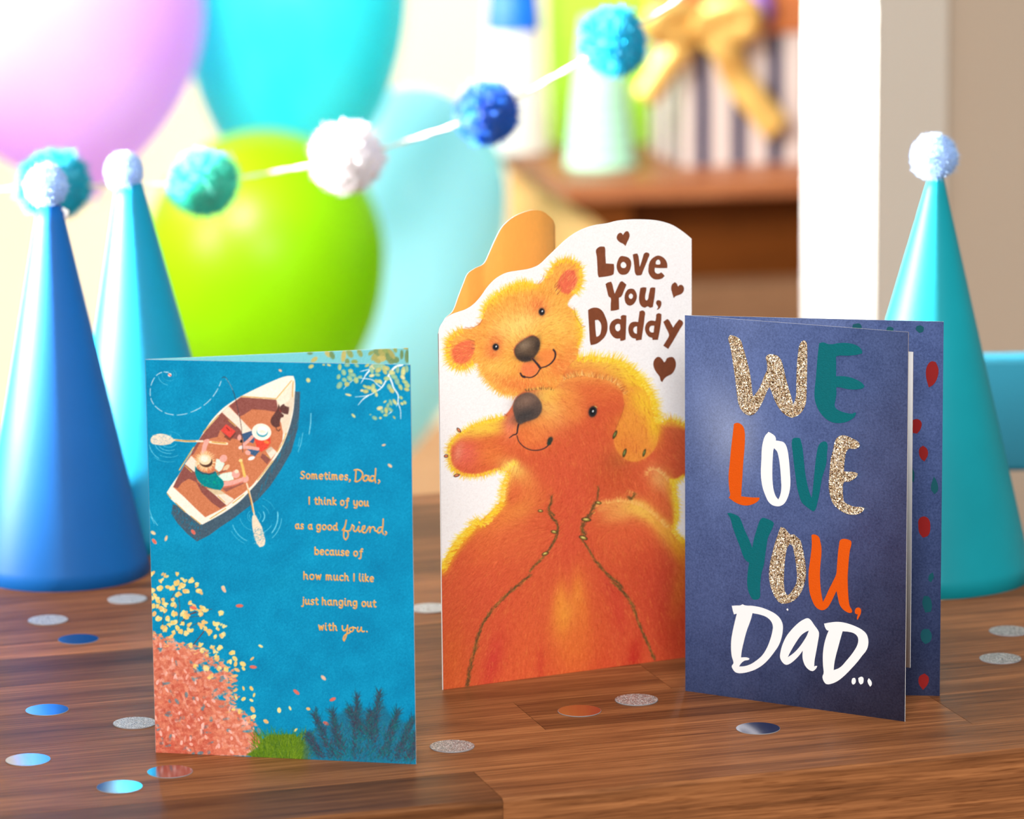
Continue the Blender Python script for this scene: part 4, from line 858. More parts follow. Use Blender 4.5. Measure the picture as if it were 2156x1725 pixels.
    c.line(B1([(540, 790), (500, 850), (440, 885), (370, 895), (330, 885)]), 1, (190, 84, 50), .8); c.line(B1([(1180, 380), (1240, 320), (1255, 265)]), 1, (200, 96, 50), .8); c.line(B1([(1605, 650), (1625, 760), (1690, 860), (1740, 880)]), .8, (170, 80, 40), .8); c.line(B1([(1530, 650), (1510, 600), (1580, 540)]), 1, (240, 200, 70), .8)
    # face
    P(B1([(1165, 1240), (1200, 1180), (1290, 1150), (1370, 1170), (1385, 1240), (1340, 1300), (1270, 1340), (1215, 1355)]), (247, 142, 68), .75, blur=2.5, smooth=4); P(B1([(1010, 1300), (1100, 1290), (1150, 1310), (1190, 1370), (1160, 1430), (1090, 1465), (1030, 1450), (990, 1400)]), (245, 130, 76), .8, blur=2.5, smooth=4)
    nose = B1([(905, 1170), (920, 1120), (970, 1065), (1040, 1020), (1115, 985), (1175, 1005), (1205, 1055), (1195, 1150), (1170, 1200), (1140, 1240), (1120, 1262), (1060, 1290), (990, 1285), (935, 1245)])
    P(cr(nose, 4)+np.array([-1.2, -1.2]), (222, 92, 60), .9, blur=.8); P(nose, (84, 66, 52), smooth=4, blur=.6)
    nm = c.mask(cr(nose, 4))
    B(B1, 1030, 1100, 22, 15, -35, (150, 126, 102), .85); B(B1, 1050, 1250, 26, 8, 5, (48, 42, 42), .8); B(B1, 1180, 1100, 7, 20, 10, (56, 46, 42), .7)
    fur(nm, 260, 2, 5, 16, .7, .5)
    ink = (48, 44, 46)
    def brush(pts, w0, w1=None): c.line(pts, w0, (206, 84, 52), .45, 5, w1); c.line(pts, w0*.72, ink, .95, 5, (w1 or w0)*.72)
    brush(B1([(1120, 1255), (1160, 1300), (1190, 1335), (1212, 1368)]), 5, 6.5); brush(B1([(1215, 1362), (1280, 1345), (1345, 1300), (1385, 1235), (1385, 1180), (1365, 1150)]), 3, 5); brush(B1([(1205, 1380), (1165, 1440), (1100, 1475), (1040, 1470)]), 3, 3); brush(B1([(1030, 1470), (1000, 1460), (978, 1425)]), 6, 4)
    for (x, y, rx, ry) in ((688, 1118, 7.4, 8), (1228, 705, 7, 8.6)):
        c.ell(z1(B1, x, y), rx*1.3, ry*1.25, 0, (150, 70, 50), .6, .8); c.ell(z1(B1, x, y), rx, ry, 0, (46, 48, 54), .98, .3); c.ell(z1(B1, x, y), rx*.7, ry*.75, 0, (26, 27, 32)); c.ell(z1(B1, x+6, y-6), 1.5, 1.9, .3, (240, 244, 248))
    # ---- big bear with the cub's arms and feet
    big = (B3([(1000, 20), (930, 110), (740, 155), (560, 215), (430, 275), (340, 335), (250, 395), (185, 475), (150, 560), (155, 660), (165, 760), (205, 840), (275, 900), (350, 935), (480, 955), (620, 945), (760, 898), (860, 865), (970, 880), (950, 960), (920, 1060), (895, 1180), (885, 1300), (800, 1400), (600, 1580)])
        + B5([(400, 60), (280, 160), (180, 270), (100, 400), (40, 530)]) + [(905, 1475), (1475, 1475), (1475, 1190)] + B4([(1395, 1025), (1320, 955), (1265, 880), (1305, 800), (1315, 650), (1305, 560), (1285, 420), (1290, 310), (1380, 250)])
        + [(1475, 985)] + B2([(2090, 800), (2000, 765), (1880, 725), (1790, 772), (1755, 690), (1735, 560), (1695, 450), (1635, 350), (1535, 230), (1420, 135), (1300, 85), (1150, 65), (1000, 55), (880, 80), (760, 220), (720, 320), (640, 405), (560, 400), (440, 400), (330, 425), (235, 490), (200, 570), (150, 650), (110, 690)]))
    P(cr(big, 3, True, 75), (214, 90, 52), blur=1)
    bm = c.mask(cr(big, 3, True, 75))
    save = c.a.copy(); kk[0] = 1.4
    def band(pts, w, col, al):
        q = cr(pts, 6, False, 179)
        m = np.zeros((c.h, c.w)); t = Canvas(905, 440, 1475, 1475, 1.25, (0, 0, 0)); t.line([tuple(p) for p in q], w, (1, 1, 1), 1.0); m = t.a[..., 0]
        for _ in range(2): m = c.box(m, max(2, int(w*.28)))
        c.put(m, col, al)
    for q in ((B5, 250, 900, 60, 90, 25, (206, 78, 50), .7), (B5, 120, 1300, 30, 80, 15, (208, 84, 46), .6), (M0, 560, 1250, 30, 70, 10, (208, 78, 50), .7), (M0, 800, 1450, 40, 40, 0, (208, 80, 46), .6), (M0, 1150, 1250, 40, 90, 0, (210, 84, 46), .6), (M0, 1180, 1480, 40, 40, 0, (206, 72, 42), .6), (M0, 960, 700, 40, 70, 0, (214, 82, 54), .7), (B2, 1150, 1250, 70, 60, 0, (212, 88, 54), .6)): B(*q)
    band(B2([(880, 110), (1000, 90), (1150, 100), (1300, 125), (1400, 170), (1510, 265), (1605, 380), (1665, 470), (1705, 575), (1730, 700), (1755, 790)]), 26, (250, 208, 60), .95)
    band(B3([(940, 140), (740, 190), (560, 250), (430, 310), (300, 400), (220, 480)]), 13, (251, 212, 66), .95); band(B3([(190, 500), (175, 600), (180, 720), (220, 820), (300, 890), (420, 935), (560, 940), (700, 905), (840, 860)]), 8, (248, 196, 60), .9)
    band(B3([(1090, 770), (1000, 900), (960, 1010), (930, 1150), (905, 1290)]), 16, (252, 212, 76), .95); band(B3([(890, 1310), (800, 1420), (600, 1600)])+B5([(400, 90), (290, 190), (190, 300), (110, 420), (50, 540)]), 26, (250, 204, 36), .95)
    band(B4([(1265, 330), (1265, 430), (1285, 560), (1295, 650), (1285, 800)]), 15, (248, 202, 50), .95); band(B4([(700, 620), (820, 640), (960, 700), (1100, 820), (1200, 920), (1310, 1000), (1400, 1090)]), 26, (246, 196, 70), .9); band(B4([(360, 640), (500, 600), (680, 590)]), 14, (240, 166, 86), .8); band(B4([(1380, 1040), (1420, 1150)]), 20, (248, 200, 40), .9)
    band(B2([(1840, 790), (1920, 760), (2030, 810)]), 10, (248, 190, 70), .9); band(B4([(1200, 285), (1290, 290), (1380, 235)]), 6, (246, 190, 50), .9)
    band(B2([(700, 330), (800, 285), (950, 260), (1080, 275), (1220, 310), (1330, 380)]), 12, (246, 166, 80), .8)
    for q in ((B2, 1150, 150, 60, 22, 10, (250, 206, 76), .95), (B2, 1400, 230, 50, 24, 40, (250, 208, 66), .95), (B2, 1580, 420, 44, 22, 62, (250, 206, 44), .95), (B2, 1690, 640, 40, 16, 80, (250, 206, 40), .95), (B2, 900, 130, 30, 16, 0, (246, 168, 76), .8), (B2, 950, 260, 50, 18, -15, (242, 150, 70), .9), (B2, 1150, 330, 40, 14, 10, (240, 146, 70), .7),
              (B2, 610, 600, 38, 40, 0, (251, 190, 96), 1.0), (B2, 560, 500, 22, 14, 0, (252, 196, 90), .9), (B2, 640, 450, 34, 14, 0, (252, 196, 84), .9), (B2, 800, 520, 30, 26, 0, (242, 146, 68), .8), (B2, 850, 680, 22, 16, 0, (242, 146, 68), .6), (B2, 520, 760, 30, 18, 0, (246, 160, 78), .8), (B2, 370, 930, 34, 26, 20, (238, 122, 60), .9), (B2, 480, 880, 24, 20, 0, (244, 146, 72), .7),
              (B2, 1150, 450, 40, 22, 0, (232, 116, 58), .7), (B2, 900, 1150, 90, 60, 0, (222, 96, 58), .5), (B2, 850, 1500, 60, 60, 0, (218, 84, 56), .6), (B2, 1250, 1350, 50, 40, 0, (198, 84, 44), .6), (B2, 1350, 1130, 22, 30, 60, (176, 88, 44), .7),
              (B3, 700, 290, 52, 16, -10, (252, 214, 72), .95), (B3, 470, 330, 30, 12, -15, (250, 206, 70), .8), (B3, 720, 640, 40, 30, 0, (236, 128, 58), .8), (B3, 400, 640, 26, 30, 0, (232, 104, 84), .95), (B3, 300, 620, 8, 20, 15, (240, 148, 116), .8), (B3, 1020, 250, 14, 24, 0, (242, 130, 92), .95), (B3, 1060, 130, 10, 22, 20, (242, 130, 92), .8),
              (B3, 1080, 860, 26, 16, 30, (255, 226, 110), .95), (B3, 1000, 980, 20, 18, 0, (248, 180, 80), .8), (B3, 940, 1120, 10, 26, 0, (250, 206, 70), .8), (B3, 1200, 1150, 28, 26, 0, (230, 112, 60), .7), (B3, 1250, 1000, 26, 18, 50, (240, 150, 72), .6),
              (B3, 1080, 1490, 60, 22, -35, (238, 146, 66), .8), (B3, 850, 1600, 50, 14, -42, (236, 134, 58), .7), (B5, 420, 420, 30, 60, 30, (226, 106, 52), .7), (B5, 200, 700, 40, 60, 0, (218, 94, 52), .6), (B5, 400, 650, 50, 50, 0, (214, 84, 54), .5), (B5, 700, 250, 60, 40, 0, (226, 108, 60), .6), (B5, 150, 1450, 30, 90, 0, (220, 104, 46), .6),
              (M0, 920, 1190, 22, 46, 8, (240, 162, 58), .95), (M0, 890, 1080, 12, 40, 5, (238, 146, 54), .8), (M0, 1010, 1030, 12, 44, 0, (236, 142, 54), .8), (M0, 1050, 1150, 14, 60, 0, (230, 124, 50), .6), (M0, 980, 1400, 40, 60, 0, (226, 112, 48), .8), (M0, 650, 1350, 46, 90, 0, (224, 98, 52), .6), (M0, 440, 1480, 16, 50, 14, (204, 60, 50), .85), (M0, 760, 1500, 8, 36, 0, (204, 66, 46), .6), (M0, 1390, 1450, 14, 46, 10, (190, 46, 34), .9), (M0, 1290, 1150, 18, 50, -10, (206, 66, 48), .7), (M0, 1230, 980, 16, 30, -30, (200, 66, 50), .6),
              (M0, 1300, 480, 40, 22, -10, (240, 166, 84), .9), (M0, 1470, 480, 36, 18, 30, (242, 192, 84), .95), (M0, 1600, 620, 44, 18, 55, (244, 190, 70), .9), (M0, 1690, 740, 34, 14, 70, (246, 194, 40), .9), (M0, 1350, 640, 50, 30, 0, (226, 100, 58), .6), (M0, 1480, 860, 60, 50, 0, (206, 78, 46), .7), (M0, 1600, 1050, 60, 80, 0, (190, 62, 42), .8), (M0, 1650, 1320, 40, 60, 0, (188, 58, 36), .7), (M0, 1700, 960, 16, 60, 10, (206, 110, 40), .7),
              (M0, 1560, 260, 18, 30, -30, (244, 184, 104), .9), (M0, 1660, 400, 10, 46, -15, (244, 196, 60), .95), (M0, 1570, 420, 20, 40, -15, (224, 104, 56), .7), (M0, 1650, 60, 40, 40, 0, (218, 94, 56), .7), (B2, 1900, 850, 30, 18, 20, (220, 104, 60), .8), (B2, 1930, 770, 26, 8, 10, (246, 176, 60), .9)):
        B(*q)
    c.a = save*(1-bm[..., None])+c.a*bm[..., None]
    # the cub's paw hanging over the brow
    paw = B2([(1395, 560), (1380, 480), (1420, 400), (1520, 370), (1620, 430), (1700, 560), (1748, 720), (1758, 860), (1745, 980), (1690, 1080), (1600, 1150), (1490, 1180), (1390, 1145), (1310, 1050), (1280, 960), (1300, 850), (1340, 740), (1380, 640)])
    P(paw, (238, 152, 58), .9, blur=2, smooth=4)
    B(B2, 1600, 560, 34, 20, 70, (250, 202, 50), .9); B(B2, 1700, 750, 34, 12, 82, (250, 204, 44), .9); B(B2, 1420, 1000, 24, 24, 0, (232, 132, 54), .8); B(B2, 1470, 760, 22, 34, 80, (240, 152, 58), .7)
    fur(bm, 15000, 6, 15, 16, 1.0, .5)
    fur(bm, 2600, 6, 14, 0, 1.0, .4, ((240, 150, 70), 1.0)); fur(bm, 2600, 6, 15, 0, 1.0, .4, ((190, 70, 40), 1.0)); kk[0] = 1.0
    fur(bm, 1500, 5, 10, 0, .7, .35, ((150, 56, 26), .45)); 
    fringe(B2([(880, 80), (1000, 55), (1150, 65), (1300, 85), (1420, 135), (1535, 230), (1635, 350), (1695, 450), (1735, 560), (1755, 690), (1785, 765)]), 7, 17, yel, 1.0, 1.4, 12, .5, False, .35)
    fringe(B2([(1800, 765), (1880, 725), (2000, 765), (2060, 790)]), 6, 14, yel+[(246, 170, 60)], 1.1, 1.2, 6)
    fringe(B3([(930, 110), (740, 155), (560, 215), (430, 275), (340, 335), (250, 395), (185, 475), (150, 560), (155, 660), (165, 760), (205, 840), (275, 900)][::-1]), 4, 10, yel, 1.1, 1.2, 6, .5)
    fringe(B3([(205, 840), (275, 900), (350, 935), (480, 955), (620, 945), (760, 898), (860, 865)][::-1]), 4, 10, yel+[(240, 150, 50)], 1.1, 1.2, 6, .5)
    fringe(B3([(980, 880), (950, 960), (920, 1060), (895, 1180), (885, 1300)][::-1]), 5, 13, yel+[(255, 236, 140)], .9, 1.3, 10, .5)
    fringe(B3([(860, 900), (960, 840), (1090, 760)]), 5, 10, [(255, 230, 110), (252, 216, 70)], 1, 1.2, 6, .5)
    fringe((B3([(885, 1300), (800, 1400), (600, 1580)])+B5([(400, 60), (280, 160), (180, 270), (100, 400), (40, 530)]))[::-1], 6, 13, yel, .8, 1.4, 14, .45, False, -.7)
    fringe(B4([(1290, 310), (1285, 420), (1305, 560), (1315, 650), (1305, 800), (1265, 880)]), 5, 12, yel, .9, 1.3, 9, .5, False, .5)
    fringe(B4([(1265, 880), (1320, 955), (1395, 1025)]), 5, 12, yel, 1, 1.3, 10, .5, False, .4); fringe(B4([(1380, 250), (1290, 300), (1200, 300)]), 5, 11, yel, 1, 1.3, 4, .5)
    # inner fur edges
    def edge(f, pts, cols, L0, L1, w=1.1, bias=0.0, n=1.2): fringe(f(pts), L0, L1, cols, n, w, 3, .5, False, bias)
    edge(B4, [(300, 700), (280, 640), (380, 580), (500, 560), (640, 545), (760, 570), (900, 620), (1000, 700), (1100, 790), (1180, 870)], [(244, 178, 98), (240, 160, 80), (250, 204, 110)], 4, 9)
    edge(B4, [(930, 240), (940, 190), (1000, 160), (1060, 180), (1140, 240), (1200, 310)], [(248, 200, 120), (240, 170, 96)], 4, 8); edge(B4, [(820, 470), (690, 420)], [(236, 150, 80), (200, 110, 60)], 4, 9)
    edge(B2, [(740, 300), (830, 270), (950, 250), (1080, 270), (1220, 300), (1340, 370), (1400, 460)], [(252, 206, 130), (244, 170, 84), (178, 92, 44), (248, 190, 100)], 5, 11)
    edge(B2, [(330, 415), (440, 400), (560, 395), (640, 405)], [(252, 204, 90), (110, 70, 40)], 2, 5)
    c.line(B2([(1395, 560), (1370, 660), (1330, 760), (1290, 860)]), 1.2, (176, 92, 40), .6)
    # dark creases
    dk = [(92, 70, 40), (70, 56, 40), (110, 84, 44), (86, 80, 36)]
    def crease(pts, w, al=.8):
        q = cr(pts, 8, False, 100)
        for i in range(len(q)-1):
            for _ in range(6):
                a = q[i]+rng.normal(0, w*.42, 2); b = q[min(i+4, len(q)-1)]+rng.normal(0, w*.42, 2); c.seg(a, b, U(.8, 2.0), .5, random.choice(dk+[(190, 84, 44), (216, 140, 60)]), al*.65)
            if random.random() < .7:
                d = q[min(i+1, len(q)-1)]-q[i]; a = q[i]+rng.normal(0, 1, 2); t = math.atan2(d[1], d[0])+random.choice((-1, 1))*U(.3, .9); L = U(5, 11); c.seg(a, (a[0]-L*math.cos(t), a[1]-L*math.sin(t)), 1.2, .4, random.choice(dk), al*.5)
    crease(B5([(1070, 0), (1110, 60), (1145, 90), (1150, 200), (1110, 290), (1060, 370), (1010, 430), (950, 490), (885, 560)]), 3.0); crease(B5([(905, 595), (840, 640), (760, 705), (680, 770), (610, 840), (545, 910)]), 4.2); crease(B5([(545, 910), (490, 980), (440, 1060), (400, 1160), (375, 1240)]), 4.0); crease(B5([(400, 1160), (370, 1290), (330, 1420), (310, 1520), (300, 1600), (285, 1670)]), 6)
    crease(B4([(300, 560), (265, 680), (200, 760), (155, 830), (150, 900), (175, 960)]), 6); crease(B4([(140, 1010), (220, 1120), (290, 1250)]), 3, .6); crease(B4([(295, 1260), (360, 1330), (430, 1410), (500, 1475), (580, 1540), (640, 1600)]), 4.4); crease(M0([(1240, 945), (1290, 985), (1345, 1045), (1385, 1115), (1410, 1190), (1440, 1270), (1485, 1370), (1530, 1470)]), 4)
    crease(B4([(345, 370), (340, 450), (330, 540)]), 3, .35); crease(B4([(700, 500), (740, 520), (790, 450)]), 4, .6); crease(B3([(1600, 1220), (1590, 1330), (1560, 1420), (1640, 1500)]), 4, .6)
    def claw(f, x, y, rx, ry, a, lo, hi):
        p = z1(f, x, y); rx *= .72; ry *= .8; c.ell(p, rx*1.35, ry*1.5, math.radians(a), (60, 44, 30), .9); c.ell(p, rx, ry, math.radians(a), lo); c.ell((p[0]-.4, p[1]-.8), rx*.6, ry*.5, math.radians(a), hi, .9)
    for (f, x, y, rx, ry, a) in ((M0, 760, 467, 6, 2.6, 5), (M0, 852, 608, 7.5, 3.2, 12), (M0, 792, 755, 8, 3.4, -20), (M0, 1150, 412, 7, 3, 10), (M0, 1068, 525, 11, 3.8, 5), (M0, 1048, 648, 10, 3.8, 18)): claw(f, x, y, rx, ry, a, (150, 128, 52), (240, 222, 130))
    for (x, y, rx, ry, a) in ((305, 305, 6.4, 2.8, 50), (128, 668, 5, 3, -5), (275, 938, 7, 2.8, -15)): claw(B3, x, y, rx, ry, a, (206, 108, 70), (236, 150, 100))
    for (x, y, rx, ry, a) in ((1292, 890, 10, 3, 115), (1395, 1085, 10, 3, 108), (1605, 1085, 9, 2.4, 108)): claw(B2, x, y, rx, ry, a, (82, 92, 44), (140, 150, 80))
    # big bear's face
    nose = B2([(203, 610), (215, 540), (260, 480), (330, 443), (400, 445), (465, 490), (508, 560), (508, 640), (465, 705), (400, 735), (340, 752), (300, 772), (262, 790), (240, 740), (215, 670)])
    P(nose, (92, 74, 66), smooth=4, blur=.7); nm = c.mask(cr(nose, 4)); B(B2, 340, 530, 34, 18, -20, (136, 106, 90), .9); B(B2, 330, 690, 36, 16, -20, (62, 58, 58), .9); fur(nm, 500, 2, 5, 12, .7, .5)
    brush(B2([(262, 780), (252, 830), (242, 880), (205, 895), (165, 925)]), 5, 2); brush(B2([(245, 900), (265, 960), (320, 1020), (400, 1055), (480, 1055), (550, 1030), (585, 1000)]), 2.4, 3)
    c.ell(z1(B2, 600, 950), 6, 9, .5, (44, 52, 46), .95, .4); c.ell(z1(B2, 588, 985), 5, 4, 0, (36, 60, 52), .9, .3)
    c.ell(z1(B2, 1055, 640), 12, 15, .2, (120, 56, 40), .6, .7); c.ell(z1(B2, 1055, 645), 9.4, 12.6, .25, (38, 40, 42), .98, .25); c.ell(z1(B2, 1052, 640), 5.6, 7, .2, (18, 18, 22)); c.ell(z1(B2, 1058, 640), 1.7, 2.4, .2, (230, 236, 240)); c.line(B2([(1078, 585), (1100, 600)]), 1.4, (220, 200, 110)); c.line(B2([(110, 670), (140, 685)]), 1.2, (150, 70, 40))
    c.grain(3.4); c.grain(2.6, 1)
    return c

def build_bears_card():
    O = ground(933, 1453); R = ground(1457, 1383)
    t = empty('greeting_card', O, 'die-cut card of two orange bears reading Love You, Daddy, standing in the middle', 'greeting card', 'greeting cards standing open on the table')
    pn = Panel(O, R)
    top_px = M00([(66, 905), (72, 870), (84, 845), (110, 808), (150, 776), (200, 756), (260, 735), (310, 703), (360, 650), (410, 580), (470, 520), (540, 482), (620, 466), (700, 453), (770, 425), (830, 370), (890, 312), (960, 247), (1050, 187), (1150, 150), (1250, 134), (1310, 119), (1380, 110), (1500, 108), (1600, 116), (1700, 145), (1780, 195), (1837, 242)])
    uv = pn.uv(top_px); us, vs = uv[:, 0]-uv[0, 0], uv[:, 1]; k = pn.W/us[-1]; us = us*k
    tc = cr(np.stack([us, vs], 1), 6, False, 60); top = lambda u: float(np.interp(u, tc[:, 0], tc[:, 1]))
    leaf('front_panel', pn, top, [M['print_bears'], M['card_white'], M['orange_inside']], t, paint_bears())
    b = ground(1166.8, 478, vs[-1]); pb = Panel(O+np.array([-0.0006, .0004, 0]), np.array([b[0], b[1], 0]))
    bpx = M00([(105, 818), (115, 800), (170, 745), (210, 640), (245, 550), (270, 490), (320, 450), (390, 410), (420, 350), (460, 260), (510, 165), (570, 105), (640, 65), (720, 42), (790, 48), (840, 80), (875, 120), (886, 152)])
    w = pb.uv(bpx); bu = np.concatenate([[0], w[:, 0]]); bv = np.concatenate([[vs[2]-.004], w[:, 1]]); bu[-1] = pb.W
    bc = cr(np.stack([bu, bv], 1), 6, False, 60)
    leaf('back_panel', pb, lambda u: float(np.interp(u, bc[:, 0], bc[:, 1])), [M['orange_inside'], M['card_white'], M['orange_inside']], t, None, ncol=160)['label'] = 'plain orange back leaf'
    L = lambda *a, label=None: plate('foil_letter', pn, list(a), M['foil_brown'], t, .00012, 4, 62, label)
    L(M1([(235, 530), (265, 490), (320, 462), (400, 465), (412, 490), (418, 620), (428, 795), (585, 805), (592, 870), (588, 950), (575, 1010), (520, 1035), (420, 1055), (290, 1070), (272, 1020), (262, 860), (250, 660)]))
    L(M1([(720, 655), (800, 655), (870, 680), (915, 730), (930, 800), (920, 870), (890, 950), (840, 1005), (770, 1020), (710, 1005), (665, 950), (642, 870), (645, 810), (665, 740)]), M1([(770, 765), (810, 785), (833, 835), (815, 875), (775, 887), (735, 870), (720, 825), (735, 785)]))
    L(M1([(960, 620), (1000, 605), (1050, 600), (1070, 650), (1085, 760), (1095, 868), (1120, 800), (1160, 670), (1185, 600), (1225, 578), (1270, 590), (1288, 615), (1260, 700), (1210, 830), (1160, 950), (1130, 1020), (1080, 1033), (1030, 1025), (1005, 980), (990, 850), (975, 730)]))
    L(M1([(1460, 640), (1550, 670), (1610, 730), (1640, 810), (1640, 885), (1540, 888), (1450, 885), (1395, 880), (1390, 930), (1405, 975), (1450, 998), (1490, 990), (1520, 970), (1560, 1005), (1588, 1045), (1540, 1090), (1450, 1113), (1370, 1100), (1310, 1050), (1270, 970), (1268, 900), (1285, 790), (1330, 710), (1390, 665)]), M1([(1455, 718), (1485, 730), (1505, 790), (1495, 815), (1430, 815), (1410, 800), (1420, 750)]))
    L(M1([(422, 1205), (460, 1175), (530, 1155), (550, 1190), (575, 1290), (602, 1395), (640, 1310), (690, 1200), (715, 1160), (745, 1148), (790, 1175), (835, 1215), (790, 1320), (730, 1450), (685, 1475), (688, 1600), (690, 1700), (620, 1722), (524, 1732), (524, 1600), (522, 1475), (490, 1455), (455, 1340)]))
    L(M1([(910, 1293), (980, 1305), (1025, 1370), (1042, 1440), (1023, 1525), (970, 1600), (899, 1629), (835, 1595), (802, 1520), (800, 1440), (825, 1360), (865, 1310)]), M1([(918, 1388), (950, 1405), (965, 1440), (950, 1480), (920, 1495), (890, 1475), (880, 1440), (895, 1405)]))
    L(M1([(1110, 1280), (1170, 1265), (1230, 1272), (1225, 1330), (1205, 1430), (1210, 1510), (1235, 1530), (1260, 1500), (1275, 1420), (1305, 1280), (1350, 1268), (1405, 1275), (1400, 1360), (1385, 1480), (1355, 1656), (1301, 1670), (1252, 1643), (1197, 1669), (1121, 1629), (1083, 1515), (1090, 1400)]))
    L(M2([(1350, 160), (1365, 115), (1400, 105), (1440, 130), (1447, 170), (1430, 230), (1395, 270), (1362, 282), (1385, 225), (1365, 195)]))
    L(M2([(115, 285), (180, 250), (250, 240), (320, 258), (380, 310), (425, 400), (460, 500), (468, 590), (455, 690), (410, 780), (340, 850), (260, 900), (165, 922), (150, 860), (140, 720), (130, 550), (120, 400)]), M2([(240, 470), (290, 465), (330, 500), (355, 570), (352, 650), (330, 730), (290, 765), (265, 770), (255, 700), (245, 580)]))
    L(M2([(710, 400), (750, 375), (810, 385), (808, 500), (802, 650), (795, 820), (750, 840), (700, 845), (697, 800), (640, 805), (580, 780), (530, 720), (505, 650), (505, 580), (540, 500), (590, 460), (650, 440), (712, 455)]), M2([(655, 535), (695, 545), (697, 640), (660, 675), (625, 655), (605, 600), (620, 555)]))
    L(M2([(1050, 310), (1105, 292), (1145, 320), (1140, 420), (1125, 560), (1100, 720), (1085, 825), (985, 840), (980, 805), (925, 795), (875, 750), (850, 680), (850, 590), (880, 530), (930, 500), (1025, 500), (1035, 420)]), M2([(1005, 580), (1000, 715), (965, 705), (940, 670), (940, 620), (965, 590)]))
    L(M2([(1355, 365), (1400, 342), (1447, 360), (1445, 450), (1430, 570), (1405, 720), (1383, 825), (1285, 828), (1280, 790), (1220, 770), (1170, 710), (1148, 640), (1160, 560), (1200, 500), (1260, 475), (1338, 485), (1350, 420)]), M2([(1318, 568), (1305, 690), (1265, 690), (1230, 660), (1228, 615), (1255, 575)]))
    L(M2([(1480, 500), (1550, 448), (1580, 465), (1620, 530), (1660, 605), (1700, 540), (1770, 452), (1830, 490), (1840, 530), (1790, 620), (1710, 760), (1640, 880), (1570, 992), (1480, 932), (1530, 850), (1585, 745), (1570, 690), (1525, 600)]))
    hearts = [M1([(768, 235), (790, 195), (830, 160), (860, 160), (885, 190), (897, 240), (880, 310), (850, 370), (830, 420), (815, 452), (795, 430), (765, 405), (710, 380), (665, 340), (643, 295), (652, 245), (680, 205), (715, 190), (745, 205)]),
              M1([(1855, 1255), (1880, 1225), (1920, 1217), (1955, 1245), (1970, 1280), (1960, 1345), (1920, 1395), (1850, 1425), (1810, 1440), (1765, 1478), (1755, 1440), (1735, 1370), (1718, 1290), (1735, 1210), (1790, 1165), (1825, 1190), (1845, 1235)]),
              M2([(1495, 1235), (1520, 1215), (1545, 1165), (1600, 1140), (1650, 1140), (1690, 1180), (1710, 1280), (1690, 1360), (1640, 1440), (1550, 1490), (1500, 1530), (1460, 1595), (1435, 1570), (1415, 1500), (1350, 1410), (1310, 1330), (1300, 1250), (1325, 1180), (1370, 1140), (1415, 1140), (1460, 1180)])]
    for q in hearts: plate('foil_heart', pn, [q], M['foil_brown'], t, .00012)

